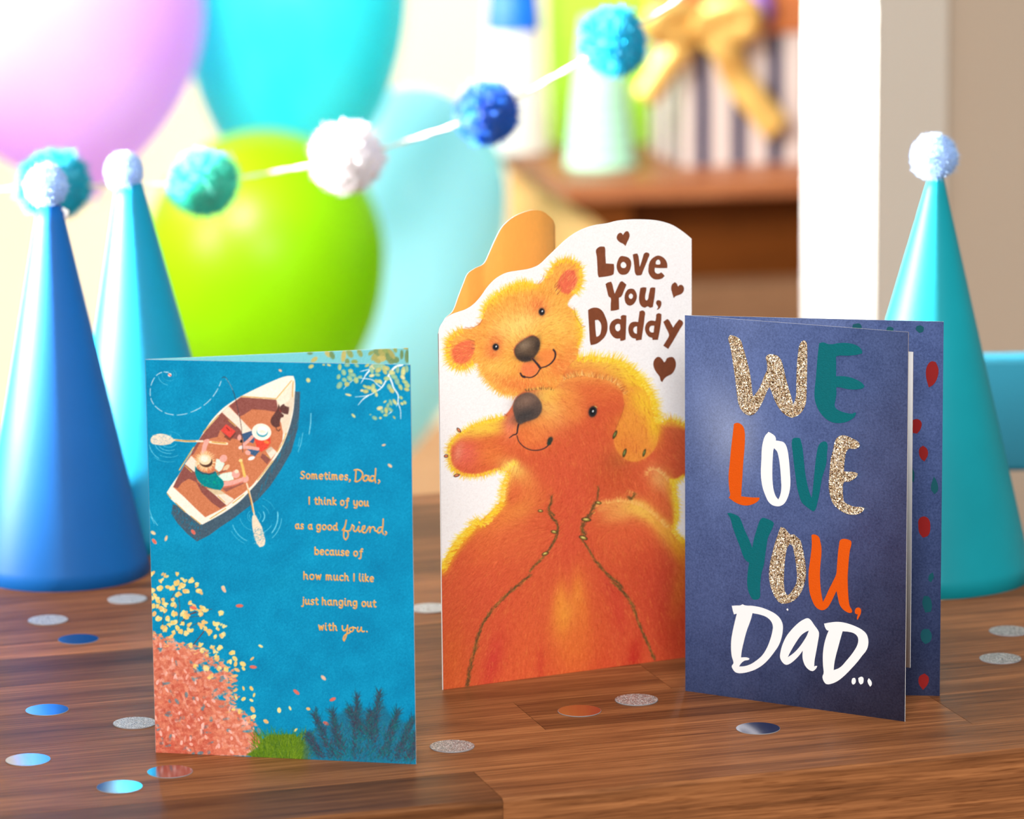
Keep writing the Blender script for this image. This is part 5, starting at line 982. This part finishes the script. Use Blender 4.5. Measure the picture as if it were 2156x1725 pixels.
# ================================================================== right card: navy with brush lettering
def build_navy_card():
    O = ground(1443, 1455); R = ground(1905, 1520)
    t = empty('greeting_card', O, 'navy card lettered WE LOVE YOU, DaD... in foil and glitter, standing at the right', 'greeting card', 'greeting cards standing open on the table')
    pn = Panel(O, R); h0 = pn.uv([(1443, 664)])[0][1]; h1 = pn.uv([(1917, 700)])[0][1]
    leaf('front_panel', pn, lambda u: h0+(h1-h0)*u/pn.W, [M['navy'], M['card_white'], M['card_inside_white']], t, None, ncol=2)
    pb = Panel(O+np.array([0.0004, .0007, 0]), ground(1980, 1465)); hb = pb.uv([(1988, 677)])[0][1]
    leaf('back_panel', pb, lambda u: h0+(hb-h0)*u/pb.W, [M['navy'], M['card_white'], M['navy']], t, None, ncol=2)['label'] = 'navy back leaf with red and teal foil spots'
    # insert sheet, hung in the fold, sticking out past the front leaf
    a = math.atan2(pn.e[1], pn.e[0])+math.radians(4.5); d = np.array([math.cos(a), math.sin(a), 0]); Oi = O+np.array([0.0003, .0005, 0])
    p0 = Panel(Oi, Oi+d*.12); q = p0.uv([(1923, 741), (1918, 1406)])
    pi_ = Panel(Oi, Oi+d*float(q[:, 0].mean())); leaf('insert_sheet', pi_, lambda u: float(q[0, 1]), [M['card_inside_white']]*3, t, None, ncol=2, v0=float(q[1, 1]), u0=.002)['label'] = 'white paper insert'
    def L(mat, *a, h=.00016, label=None): plate('foil_letter' if mat[0] == 'f' else ('glitter_letter' if mat[0] == 'g' else 'white_letter'), pn, list(a), M[mat], t, h, 5, 62, label)
    L('glitter_gold', R1([(90, 150), (115, 105), (175, 120), (235, 150), (270, 190), (300, 290), (345, 440), (390, 620), (415, 780), (428, 900), (440, 985), (520, 880), (600, 690), (640, 590), (635, 480), (622, 425), (650, 385), (710, 380), (775, 395), (825, 440), (870, 560), (905, 720), (945, 860), (990, 1010), (1010, 1095), (1045, 1000), (1055, 800), (1062, 560), (1075, 400), (1095, 270), (1125, 205), (1160, 185), (1195, 205), (1207, 280), (1208, 450), (1205, 700), (1200, 900), (1190, 1060), (1160, 1150), (1110, 1220), (1050, 1260), (985, 1275), (920, 1250), (850, 1195), (790, 1110), (740, 1010), (700, 900), (672, 840), (640, 900), (595, 1010), (540, 1120), (480, 1205), (410, 1245), (340, 1230), (270, 1160), (230, 1060), (210, 920), (190, 740), (165, 560), (135, 370), (110, 240)]), h=.00022)
    L('foil_teal', R1([(1380, 220), (1440, 210), (1500, 232), (1570, 235), (1640, 222), (1760, 218), (1880, 240), (1950, 280), (1985, 330), (1990, 365), (1920, 385), (1790, 398), (1640, 402), (1622, 412), (1620, 500), (1618, 690), (1720, 690), (1830, 710), (1930, 750), (1995, 795), (2020, 835), (2005, 855), (1930, 875), (1850, 878), (1740, 865), (1640, 845), (1620, 852), (1622, 950), (1605, 1050), (1598, 1110), (1620, 1150), (1690, 1190), (1780, 1215), (1850, 1222), (1885, 1205), (1900, 1212), (1890, 1250), (1840, 1300), (1760, 1340), (1660, 1355), (1570, 1345), (1470, 1290), (1390, 1200), (1340, 1100), (1315, 1000), (1315, 880), (1330, 740), (1345, 560), (1360, 380)]))
    L('foil_orange', R2([(170, 85), (210, 72), (260, 85), (300, 125), (320, 190), (325, 300), (318, 450), (300, 650), (288, 850), (278, 1000), (272, 1115), (340, 1122), (430, 1130), (530, 1132), (530, 1155), (500, 1190), (440, 1225), (350, 1245), (270, 1235), (190, 1200), (130, 1160), (95, 1132), (115, 1100), (105, 1020), (95, 900), (95, 800), (110, 650), (125, 480), (150, 260)]))
    L('ink_white', R2([(660, 200), (700, 220), (750, 260), (765, 295), (765, 322), (820, 330), (875, 348), (905, 385), (930, 460), (950, 600), (965, 780), (970, 950), (955, 1060), (920, 1160), (880, 1220), (830, 1250), (770, 1255), (710, 1235), (660, 1190), (620, 1110), (580, 1000), (558, 880), (552, 760), (560, 580), (565, 450), (580, 350), (610, 260)]), R2([(738, 430), (780, 475), (805, 560), (825, 700), (838, 880), (842, 1000), (825, 1100), (800, 1160), (765, 1115), (735, 1030), (718, 900), (715, 700), (722, 550), (728, 470)]), h=.00006)
    L('foil_teal', R2([(995, 320), (1010, 293), (1060, 283), (1100, 290), (1125, 350), (1145, 450), (1160, 600), (1180, 780), (1205, 920), (1240, 1060), (1272, 1140), (1285, 1050), (1305, 850), (1325, 650), (1345, 500), (1365, 410), (1395, 360), (1440, 337), (1480, 345), (1497, 390), (1490, 500), (1480, 640), (1455, 740), (1420, 850), (1400, 960), (1380, 1080), (1355, 1200), (1320, 1310), (1295, 1330), (1265, 1310), (1190, 1255), (1130, 1195), (1095, 1100), (1065, 980), (1045, 830), (1025, 680), (1005, 500)]))
    L('glitter_gold', R2([(1690, 250), (1760, 255), (1840, 290), (1910, 325), (1950, 365), (1945, 410), (1910, 435), (1850, 440), (1800, 440), (1770, 470), (1745, 560), (1735, 660), (1728, 760), (1790, 765), (1870, 770), (1925, 790), (1920, 820), (1870, 870), (1800, 905), (1735, 905), (1715, 950), (1715, 1050), (1720, 1140), (1740, 1200), (1800, 1235), (1880, 1262), (1960, 1265), (2015, 1275), (2010, 1310), (1960, 1355), (1880, 1375), (1800, 1370), (1720, 1340), (1640, 1285), (1580, 1220), (1545, 1140), (1520, 1030), (1515, 930), (1525, 800), (1540, 620), (1560, 520), (1585, 410), (1605, 330), (1635, 280)]), h=.00022)
    L('foil_teal', R3([(75, 75), (110, 70), (190, 95), (240, 125), (275, 190), (320, 310), (380, 440), (430, 570), (445, 480), (480, 350), (510, 250), (545, 165), (575, 140), (640, 155), (705, 185), (733, 215), (725, 260), (690, 340), (650, 430), (635, 520), (615, 650), (595, 800), (560, 930), (545, 1050), (540, 1150), (530, 1280), (490, 1300), (440, 1295), (400, 1240), (370, 1160), (358, 1060), (365, 920), (385, 775), (340, 745), (305, 690), (260, 560), (205, 420), (150, 260), (120, 150)]))
    L('glitter_gold', R3([(835, 270), (880, 285), (930, 335), (965, 375), (1020, 378), (1060, 410), (1110, 460), (1140, 560), (1165, 690), (1185, 800), (1190, 950), (1170, 1070), (1130, 1180), (1060, 1280), (980, 1335), (900, 1355), (830, 1350), (770, 1290), (720, 1200), (690, 1110), (668, 980), (672, 860), (690, 740), (720, 620), (745, 520), (785, 400), (820, 300)]), R3([(960, 510), (1000, 540), (1020, 620), (1040, 720), (1055, 850), (1065, 950), (1055, 1060), (1010, 1150), (960, 1220), (925, 1240), (895, 1190), (880, 1100), (878, 950), (888, 800), (900, 680), (920, 580)]), h=.00022)
    L('foil_orange', R3([(1270, 385), (1290, 375), (1340, 385), (1375, 415), (1395, 480), (1410, 570), (1408, 680), (1398, 780), (1390, 930), (1395, 1080), (1410, 1220), (1432, 1335), (1470, 1260), (1520, 1150), (1575, 1040), (1620, 940), (1632, 820), (1645, 650), (1660, 530), (1675, 460), (1710, 440), (1800, 452), (1832, 475), (1835, 510), (1815, 600), (1800, 720), (1790, 850), (1783, 970), (1785, 1100), (1790, 1220), (1800, 1330), (1815, 1400), (1843, 1450), (1845, 1480), (1820, 1490), (1770, 1475), (1710, 1430), (1670, 1370), (1645, 1270), (1625, 1175), (1590, 1250), (1540, 1350), (1490, 1420), (1430, 1450), (1370, 1435), (1320, 1390), (1280, 1310), (1245, 1200), (1230, 1050), (1230, 900), (1245, 780), (1262, 650), (1275, 520)]))
    L('foil_orange', R3([(1885, 1460), (1905, 1420), (1945, 1415), (1970, 1440), (1970, 1490), (1945, 1550), (1922, 1588), (1915, 1570), (1928, 1510), (1895, 1500)]))
    L('ink_white', R4([(135, 105), (200, 100), (255, 98), (280, 85), (315, 98), (420, 105), (530, 125), (640, 165), (740, 220), (800, 280), (835, 360), (838, 430), (820, 540), (780, 650), (720, 740), (650, 830), (570, 910), (470, 975), (360, 1015), (250, 1032), (190, 1020), (155, 985), (135, 935), (158, 895), (135, 800), (125, 680), (130, 560), (155, 420), (190, 270), (205, 212), (165, 222), (150, 170)]), R4([(420, 205), (520, 225), (610, 258), (670, 310), (700, 380), (695, 450), (670, 550), (620, 680), (550, 790), (470, 860), (390, 910), (310, 935), (235, 940), (260, 900), (310, 860), (370, 845), (380, 830), (340, 815), (262, 815), (270, 740), (300, 600), (340, 450), (395, 300)]), h=.00006)
    L('ink_white', R4([(1180, 275), (1210, 290), (1270, 370), (1330, 460), (1335, 490), (1320, 600), (1295, 740), (1275, 850), (1268, 940), (1295, 930), (1310, 935), (1300, 960), (1265, 995), (1240, 1002), (1190, 980), (1140, 920), (1112, 840), (1108, 780), (1112, 720), (1060, 790), (990, 860), (920, 908), (880, 915), (840, 890), (800, 820), (805, 740), (840, 620), (890, 520), (960, 430), (1040, 350), (1110, 300)]), R4([(1195, 445), (1170, 510), (1110, 610), (1050, 690), (980, 760), (907, 812), (930, 760), (980, 670), (1030, 590), (1090, 510), (1150, 465)]), h=.00006)
    L('ink_white', R4([(1405, 350), (1480, 335), (1590, 325), (1700, 340), (1820, 380), (1920, 430), (1985, 490), (2012, 570), (2010, 650), (1985, 720), (1930, 790), (1860, 880), (1770, 980), (1680, 1070), (1590, 1140), (1510, 1175), (1440, 1182), (1405, 1150), (1383, 1080), (1398, 1035), (1390, 920), (1388, 780), (1405, 640), (1435, 530), (1468, 445), (1445, 440), (1415, 390)]), R4([(1660, 455), (1740, 462), (1820, 485), (1865, 530), (1875, 590), (1855, 660), (1800, 750), (1720, 850), (1620, 955), (1537, 990), (1545, 900), (1565, 800), (1600, 670), (1635, 540)]), h=.00006)
    for q in ([(1785, 1130), (1800, 1100), (1830, 1097), (1842, 1140), (1825, 1180), (1800, 1188), (1785, 1165)], [(1875, 1100), (1915, 1080), (1940, 1090), (1948, 1130), (1935, 1175), (1905, 1187), (1885, 1160)], [(2020, 1100), (2055, 1145), (2060, 1190), (2040, 1218), (2015, 1180), (2003, 1135)]):
        plate('white_dot', pn, [R4(q)], M['ink_white'], t, .00006)
    plate('white_dot', pn, [R4([(885, 155), (900, 138), (915, 158), (905, 175)])], M['ink_white'], t, .00006)
    for q in ([(240, 360), (228, 310), (232, 270), (250, 248), (270, 250), (282, 280), (275, 325), (258, 350)], [(160, 555), (168, 505), (190, 497), (208, 510), (205, 540), (190, 560)], [(200, 655), (200, 625), (215, 612), (232, 625), (237, 650), (222, 680), (210, 672)], [(195, 960), (198, 930), (220, 918), (240, 930), (247, 965), (238, 1000), (215, 1010), (200, 990)], [(197, 1640), (200, 1610), (222, 1597), (240, 1615), (235, 1645), (215, 1668)]):
        plate('foil_spot', pb, [RB(q)], M['foil_red'], t, .0001)['label'] = 'dark red foil spot'
    for q in ([(250, 800), (262, 745), (272, 760), (280, 805), (265, 822)], [(240, 1195), (243, 1170), (258, 1160), (262, 1180), (250, 1203)], [(212, 1290), (220, 1262), (240, 1265), (254, 1300), (250, 1330), (225, 1334)], [(205, 1430), (215, 1407), (240, 1405), (253, 1430), (245, 1460), (225, 1470), (210, 1455)], [(163, 760), (168, 705), (178, 730), (175, 770)], [(184, 108), (188, 95), (205, 92), (219, 100), (216, 118), (200, 125)], [(58, 120), (60, 102), (72, 97), (88, 104), (86, 122)], [(-92, 110), (-88, 88), (-60, 84), (-50, 96), (-52, 112)]):
        plate('foil_spot', pb, [RB(q)], M['foil_teal_shaded'], t, .0001)['label'] = 'teal foil spot'

build_fishing_card(); build_bears_card(); build_navy_card()
# ================================================================== confetti on the table
disc_me = {}
def disc_mesh(kind, mat):
    if kind in disc_me: return disc_me[kind]
    r, th = 0.01015, 0.00035 if kind[0] == 'f' else 0.0005
    mb = MB().lathe([(r-.0001, 0.0), (r, .00008), (r, th-.00006), (r-.00012, th)], 64, cap0=True, cap1=True)
    o = mb.build('confetti_disc', [mat, M['disc_edge']])
    o.data.polygons.foreach_set('material_index', np.array([0 if len(p.vertices) > 4 else 1 for p in o.data.polygons], dtype=np.int32))
    disc_me[kind] = o.data; bpy.data.objects.remove(o); return disc_me[kind]
CONF = [(268, 1263, 's', 'silver glitter confetti disc by the foot of the royal blue hat'),
 (101, 1307, 's', 'silver glitter confetti disc at the far left, just behind a dark blue foil disc'),
 (165, 1347, 'f', 'dark blue looking foil confetti disc on the pale stave at the left'),
 (99, 1496, 'f', 'blue foil confetti disc at the left between two wood joints'),
 (284, 1524, 's', 'silver glitter confetti disc touching the left edge of the fishing card'),
 (59, 1601, 'f', 'pale pink and white shining foil confetti disc at the lower left edge'),
 (358, 1626, 'f', 'pink foil confetti disc with a blue edge in front of the fishing card'),
 (252, 1658, 'f', 'blue to cyan foil confetti disc, nearest to the table front edge'),
 (905, 1282, 's', 'silver glitter confetti disc seen between the fishing card and the bears card'),
 (1220, 1498, 'f', 'copper looking foil confetti disc in front of the bears card'),
 (1340, 1475, 'g', 'mauve grey glitter confetti disc between the bears card and the navy card'),
 (952, 1573, 'g', 'dark grey glitter confetti disc at the right foot of the fishing card'),
 (1596, 1535, 'f', 'bright silver blue foil confetti disc in front of the navy card'),
 (2125, 1330, 'g', 'grey glitter confetti disc cut by the right edge of the photo'),
 (2106, 1388, 'g', 'grey glitter confetti disc at the right, nearest to the camera on that side')]
for i, (x, y, k, lb) in enumerate(CONF):
    me = disc_mesh(k, {'s': M['glitter_silver'], 'g': M['glitter_grey'], 'f': M['foil_mirror']}[k])
    o = bpy.data.objects.new('confetti_disc', me); COL.objects.link(o); p = ground(x, y); o.location = (p[0], p[1], 0.0); o.rotation_euler = (0, 0, i*1.3)
    tag(o, lb, 'confetti', 'confetti discs on the table')

# ================================================================== pom-poms and hats
def fluff_mesh(name, R, n, mat, seed, lump=.08, L=.16, wd=.035):
    r = np.random.default_rng(seed); bm = bmesh.new(); bmesh.ops.create_icosphere(bm, subdivisions=4, radius=1.0)
    dirs = r.normal(size=(14, 3)); dirs /= np.linalg.norm(dirs, axis=1)[:, None]; amp = r.uniform(-1, 1, 14)
    def lumps(d): return 1+lump*float(np.sum(amp*np.exp((d@dirs.T-1)*9)))
    v = []; f = []
    for q in bm.verts:
        d = np.array(q.co); v.append(d*R*lumps(d)*(1-L*.55)*(1+.02*r.normal()))
    f = [tuple(x.index for x in p.verts) for p in bm.faces]; bm.free()
    for _ in range(n):
        d = r.normal(size=3); d /= np.linalg.norm(d); a = np.cross(d, r.normal(size=3)); a /= np.linalg.norm(a); b = np.cross(d, a)
        lean = a*r.uniform(-.5, .5)+b*r.uniform(-.5, .5); s = lumps(d); r0, r1 = R*s*(1-L), R*s*(1+.35*L*r.normal())
        w = R*wd*r.uniform(.6, 1.2); k = len(v); m = d*(r0+r1)/2+lean*R*L*.35
        v += [d*r0-a*w, d*r0+a*w, m+a*w*.8, m-a*w*.8, d*r1+lean*R*L]
        f += [(k, k+1, k+2, k+3), (k+3, k+2, k+4)]
    return meshobj(name, v, f, mat)
def hat(base, wpx, tip, wtip, mat, pom, rpom, label, knot=None):
    c = ground(*base); t = at(tip[0], tip[1], c[1]); R = wpx/2*(np.linalg.norm(c-CAM))/F; rt = wtip/2*(np.linalg.norm(t-CAM))/F
    root = empty('party_hat', c, label, 'party hat', 'paper cone party hats')
    n = 72; rows = 24; v = []; f = []
    for i in range(rows+1):
        s = i/rows; r = R+(rt-R)*s; o = (t-c)*s
        for k in range(n):
            a = 2*PI*k/n; w = 1+.006*math.sin(3*a+1)+.003*math.sin(7*a); v.append((o[0]+r*w*math.cos(a), o[1]+r*w*math.sin(a), o[2]))
    for i in range(rows):
        for k in range(n): f.append((i*n+k, i*n+(k+1) % n, (i+1)*n+(k+1) % n, (i+1)*n+k))
    f.append(tuple(range(rows*n, rows*n+n)))
    o = meshobj('paper_cone', v, f, mat, root, smooth=True); o.modifiers.new('paper', 'SOLIDIFY').thickness = .0006
    q = at(pom[0], pom[1], c[1]); Rp = rpom*np.linalg.norm(q-CAM)/F
    po = fluff_mesh('pompom', Rp, 5200, M['fluff_ice'], int(base[0])+5, .06, .2, .022); po.parent = root; po.location = tuple(q-c)
    po['label'] = 'pale ice blue fluffy pompom'
    if knot:
        kp = at(knot[0], knot[1], c[1])-c+np.array([0, -.002, 0])
        MB().tube([kp+np.array([-.001, 0, .0025]), kp+np.array([.0012, 0, .001]), kp+np.array([.0008, 0, -.003])], [.0012, .0016, .001], 8).build('elastic_knot', M['ink_white'], root, smooth=True)
hat((135, 1204), 361, (104, 432), 50, M['hat_blue'], (97, 391), 46, 'royal blue paper cone hat with ice blue pompom at the left edge', (136, 448))
hat((322, 1128), 372, (272, 385), 54, M['hat_teal'], (262, 361), 42, 'turquoise paper cone hat behind the fishing card, right of the royal blue hat')
hat((1940, 1208), 462, (1971, 362), 26, M['hat_aqua'], (1966, 330), 50, 'large aqua paper cone hat behind the navy card at the right')

# ================================================================== pom-pom garland
GY = 2.68
g0 = at(735, 330, GY)
gar = empty('pompom_garland', g0, 'string of teal, mint, white, royal blue and cyan pompoms hung across the background', 'garland')
path = [(-260, 470), (-60, 410), (113, 392), (270, 392), (430, 384), (580, 362), (735, 332), (880, 290), (1025, 238), (1165, 163), (1293, 88), (1430, -2), (1560, -95), (1700, -200)]
pp = cr([at(x, y, GY)-g0 for (x, y) in path], 10, False, 179)
mb = MB()
for ph in (0, PI):
    tw = [p+np.array([0, math.cos(i*.9+ph), math.sin(i*.9+ph)])*.00055 for i, p in enumerate(pp)]
    mb.tube(tw, .0008, 6)
mb.build('cord', M['cord'], gar, smooth=True)
for (x, y, r, mt, sd, lb) in ((113, 390, 74, 'yarn_teal', 3, 'teal pompom behind the royal blue hat'), (430, 386, 70, 'yarn_mint', 12, 'mint green pompom'), (733, 331, 77, 'yarn_white', 23, 'white pompom'), (1025, 238, 68, 'yarn_royal', 34, 'royal blue pompom'), (1294, 88, 70, 'yarn_cyan', 45, 'cyan pompom')):
    po = fluff_mesh('pompom', r*np.linalg.norm(at(x, y, GY)-CAM)/F, 3600, M[mt], sd, .12, .22, .04); po.parent = gar; po.location = tuple(at(x, y, GY)-g0); po['label'] = lb

# ================================================================== balloons
def balloon(c, rpx, tip, Y, mat, stretch, label):
    o = at(c[0], c[1], Y); t = at(tip[0], tip[1], Y); R = rpx*np.linalg.norm(o-CAM)/F
    ax = (t-o); Lb = np.linalg.norm(ax); ax /= Lb
    root = empty('balloon', o, label, 'balloon', 'party balloons')
    prof = [(R*math.sin(a), R*stretch*math.cos(a)) for a in np.linspace(0.02, PI/2, 26)]
    prof += [(R*(1-s**2.1)**.78, -Lb*s) for s in np.linspace(0.03, .985, 34)]
    rot = Vector((0, 0, -1)).rotation_difference(Vector(ax)).to_matrix()
    b = MB().lathe(prof, 64, cap0=True, cap1=True); b.v = [tuple(rot @ Vector(q)) for q in b.v]
    b.build('latex_body', mat, root, smooth=True)
    k = MB().lathe([(.004, -Lb*.98), (.0035, -Lb*1.0), (.007, -Lb*1.01), (.0085, -Lb*1.04), (.0085, -Lb*1.05), (.003, -Lb*1.045)], 24, cap0=True, cap1=True); k.v = [tuple(rot @ Vector(q)) for q in k.v]
    k.build('knot', mat, root, smooth=True)
balloon((558, 540), 252, (566, 930), 4.6, M['b_green'], 1.06, 'lime green balloon in the middle of the group, behind the mint pompom')
balloon((622, -10), 236, (604, 440), 4.9, M['b_cyan'], 1.1, 'bright cyan balloon at the top, above the lime green one')
balloon((862, 440), 206, (800, 1000), 5.15, M['b_sky'], 1.26, 'sky blue balloon at the right of the group, behind the bears card')
balloon((112, 10), 312, (200, 404), 4.75, M['b_purple'], 1.1, 'lilac balloon in the upper left corner')

# ================================================================== teal chair beyond the table
CY = 2.45
a0, a1 = at(2110, 749, CY), at(2110, 987, CY); zt, zb = float(a0[2]), float(a1[2])
cl = at(1930, 860, CY)
ch = empty('chair', (cl[0], cl[1], FZ), 'teal painted chair whose back rail shows at the right edge behind the aqua hat', 'chair', rz=math.radians(2))
z0 = -FZ
def cpart(name, mb): return bevel(mb.build(name, M['chair_teal'], ch), .003)
cpart('back_rail', MB().box(.0, .42, -.011, .011, zt-(zt-zb)+z0, zt+z0))
for x in (.0, .39): cpart('back_post', MB().box(x, x+.03, .0115, .036, 0, zt+z0-.004))
cpart('seat', MB().box(.0, .42, -.36, .011, z0-.32, z0-.295))
for x in (.01, .375): cpart('leg', MB().box(x, x+.035, -.35, -.315, 0, z0-.3205))
cpart('lower_rail', MB().box(.031, .389, .014, .034, z0-.22, z0-.17))

# ================================================================== sideboard with party things
ZC = -0.2
FL = ground(1192, 390, ZC); BL = ground(1046, 306, ZC); FRp = ground(1760, 374, ZC)
ex = (FRp-FL)[:2]; ex /= np.linalg.norm(ex); ey = np.array([-ex[1], ex[0]])
desk = empty('sideboard', (FL[0], FL[1], FZ), 'brown wooden sideboard in the background carrying cups and gifts', 'sideboard', rz=math.atan2(ex[1], ex[0]))
zt_ = ZC-FZ
lbx = float((BL-FL)[:2]@ex); lby = float((BL-FL)[:2]@ey)
bevel(MB().prism([(0, 0), (.9, 0), (.9, lby), (lbx, lby)], zt_-.022, zt_).build('top', M['desk_wood'], desk), .004)
q = lambda x, y, Y: at(x, y, Y)
pA = ground(1340, 420, ZC)
MB().box(.075, .86, .05, lby-.01, .08, zt_-.0225).build('cabinet_body', M['desk_dark'], desk)
MB().prism([(lbx+.012, lby-.012), (.05, .03), (.0745, .03), (.0745, .05), (.0745, lby-.012)], .04, zt_-.0225).build('side_panel', M['desk_lit'], desk)
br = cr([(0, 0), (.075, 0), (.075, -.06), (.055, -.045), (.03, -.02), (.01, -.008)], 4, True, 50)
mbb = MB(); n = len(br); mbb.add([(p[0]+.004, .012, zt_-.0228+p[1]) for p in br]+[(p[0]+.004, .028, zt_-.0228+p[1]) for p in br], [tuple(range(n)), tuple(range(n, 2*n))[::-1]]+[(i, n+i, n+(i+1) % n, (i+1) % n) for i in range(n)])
mbb.build('overhang_shade', M['desk_dark'], desk)  # added dark shape in place of shade under the overhanging top
MB().box(.0755, .86, .0, .0495, .0, .425).build('lower_drawer_front', M['desk_grey'], desk)
MB().box(.08, .85, .02, lby-.02, 0, .0795).build('plinth', M['desk_dark'], desk)

def cup_mesh(R0, h, mat, taper=.72):
    R1 = R0*taper
    return MB().lathe([(R0*.93, .001), (R0, 0.0), (R0*1.045, .0015), (R0*1.045, .004), (R0, .0055), (R1, h-.004), (R1*.97, h), (R1*.9, h), (R1*.88, h-.006)], 40, cap1=True).build('paper_cup', mat, None, smooth=True)
def cup_stack(px, R0, R1, n, pitch, h, mat, label, group, z0=ZC, tag_top=None):
    p = ground(px[0], px[1], ZC); proto = None
    for i in range(n):
        if proto is None: proto = cup_mesh(R0, h, mat); o = proto
        else: o = proto.copy(); COL.objects.link(o)
        s = 1+(R1/R0-1)*i/max(1, n-1)
        o.location = (p[0], p[1], z0+i*pitch); o.scale = (s, s, 1); o.rotation_euler = (0, 0, i*.7)
        tag(o, label, 'cup', group)
    return z0+(n-1)*pitch
zt2 = cup_stack((1083, 318), .0435, .034, 13, .0115, .10, M['cup_white'], 'white paper cup nested upside down in the tall stack left of the lime bag', 'white cups in the tall stack')
cup_stack((1083, 318), .0338, .0338, 2, .012, .10, M['cup_blue'], 'blue paper cup upside down on top of the white cup stack', 'blue cups on the white stack', z0=zt2+.013)
cup_stack((1266, 350), .0425, .033, 6, .0165, .10, M['cup_mint'], 'mint paper cup nested upside down in the stack in front of the lime bag', 'mint cups in the short stack')

def local_box(root, x0, x1, y0, y1, z0_, z1_, name, mat, stripes_attr=False):
    o = MB().box(x0, x1, y0, y1, z0_, z1_).build(name, mat, root)
    if stripes_attr:
        a = o.data.color_attributes.new('along', 'FLOAT_COLOR', 'CORNER'); vals = []
        for p in o.data.polygons:
            for v in p.vertices: c = o.data.vertices[v].co; vals.append(((c.x-x0)+(c.y-y0)+.013, 0, 0, 1))
        a.data.foreach_set('color', np.array(vals, dtype=np.float32).ravel())
    return o
bg_p = ground(1165, 306, ZC)
bag = empty('gift_bag', bg_p, 'lime green gift bag standing behind the cups', 'gift bag', rz=math.radians(4))
mb = MB(); wb, db, hb_ = .165, .06, .25
mb.add([(0, 0, 0), (wb, 0, 0), (wb, db, 0), (0, db, 0), (-.004, 0, hb_), (wb+.004, 0, hb_), (wb+.004, db, hb_), (-.004, db, hb_)], [(3, 2, 1, 0), (0, 1, 5, 4), (1, 2, 6, 5), (2, 3, 7, 6), (3, 0, 4, 7)])
o = mb.build('paper_body', M['bag_lime'], bag); o.modifiers.new('paper', 'SOLIDIFY').thickness = .001
MB().tube(cr([(.045, -.002, hb_-.03), (.05, -.004, hb_+.02), (.082, -.006, hb_+.05), (.115, -.004, hb_+.02), (.12, -.002, hb_-.03)], 8, False, 179), .002, 8).build('handle', M['cord'], bag, smooth=True)

gp = ground(1440, 352, ZC)
gang = math.radians(14)
gift = empty('gift_box', gp, 'navy and white striped gift box with brown lid and big gold bow', 'gift box', rz=gang)
GW, GD, GH = .2, .15, .158
local_box(gift, 0, GW, 0, GD, 0, GH, 'striped_box', M['stripes'], True)
bevel(local_box(gift, -.004, GW+.004, -.004, GD+.004, GH+.0002, GH+.075, 'lid', M['kraft']), .003)
def ribbon(name, pts, w, mat, root):
    """A ribbon strip: pts are (x, z, y) on the box front, w the width in metres."""
    c = cr([(p[0], p[2], p[1]) for p in pts], 8, False, 179); v = []; f = []
    for i, p in enumerate(c):
        t = c[min(i+1, len(c)-1)]-c[max(i-1, 0)]; d = np.array([t[2], 0, -t[0]]); d /= np.linalg.norm(d)+1e-9
        s = w/2*(1 if i else .8); v += [p-d*s, p+np.array([0, -.003, 0]), p+d*s]
    for i in range(len(c)-1): f += [(i*3, i*3+1, i*3+4, i*3+3), (i*3+1, i*3+2, i*3+5, i*3+4)]
    o = meshobj(name, v, f, mat, root, smooth=True); o.modifiers.new('cloth', 'SOLIDIFY').thickness = .0012; return o
kx, kz = .016, .178
ribbon('bow_loop', [(kx, kz, -.016), (kx-.025, kz+.014, -.03), (kx-.055, kz+.01, -.034), (kx-.06, kz-.008, -.03), (kx-.03, kz-.012, -.024), (kx, kz-.004, -.018)], .03, M['gold'], gift)
ribbon('bow_loop', [(kx, kz, -.016), (kx+.03, kz+.016, -.03), (kx+.055, kz+.014, -.034), (kx+.06, kz-.006, -.03), (kx+.03, kz-.014, -.024), (kx, kz-.004, -.018)], .03, M['gold'], gift)
ribbon('bow_tail', [(kx-.004, kz-.006, -.014), (kx-.03, kz-.035, -.022), (kx-.052, kz-.065, -.02), (kx-.07, kz-.092, -.018)], .034, M['gold'], gift)
ribbon('bow_tail', [(kx+.006, kz-.004, -.014), (kx+.03, kz-.035, -.024), (kx+.048, kz-.068, -.012), (kx+.07, kz-.1, -.016), (kx+.098, kz-.135, -.02)], .038, M['gold'], gift)
bevel(MB().box(kx-.012, kx+.012, -.03, -.0075, kz-.012, kz+.012).build('bow_knot', M['gold'], gift), .006, 3)
ribbon('ribbon_curl', [(.095, .22, -.008), (.092, .205, -.018), (.096, .19, -.02), (.093, .172, -.012)], .024, M['lilac'], gift)['label'] = 'violet ribbon curl'
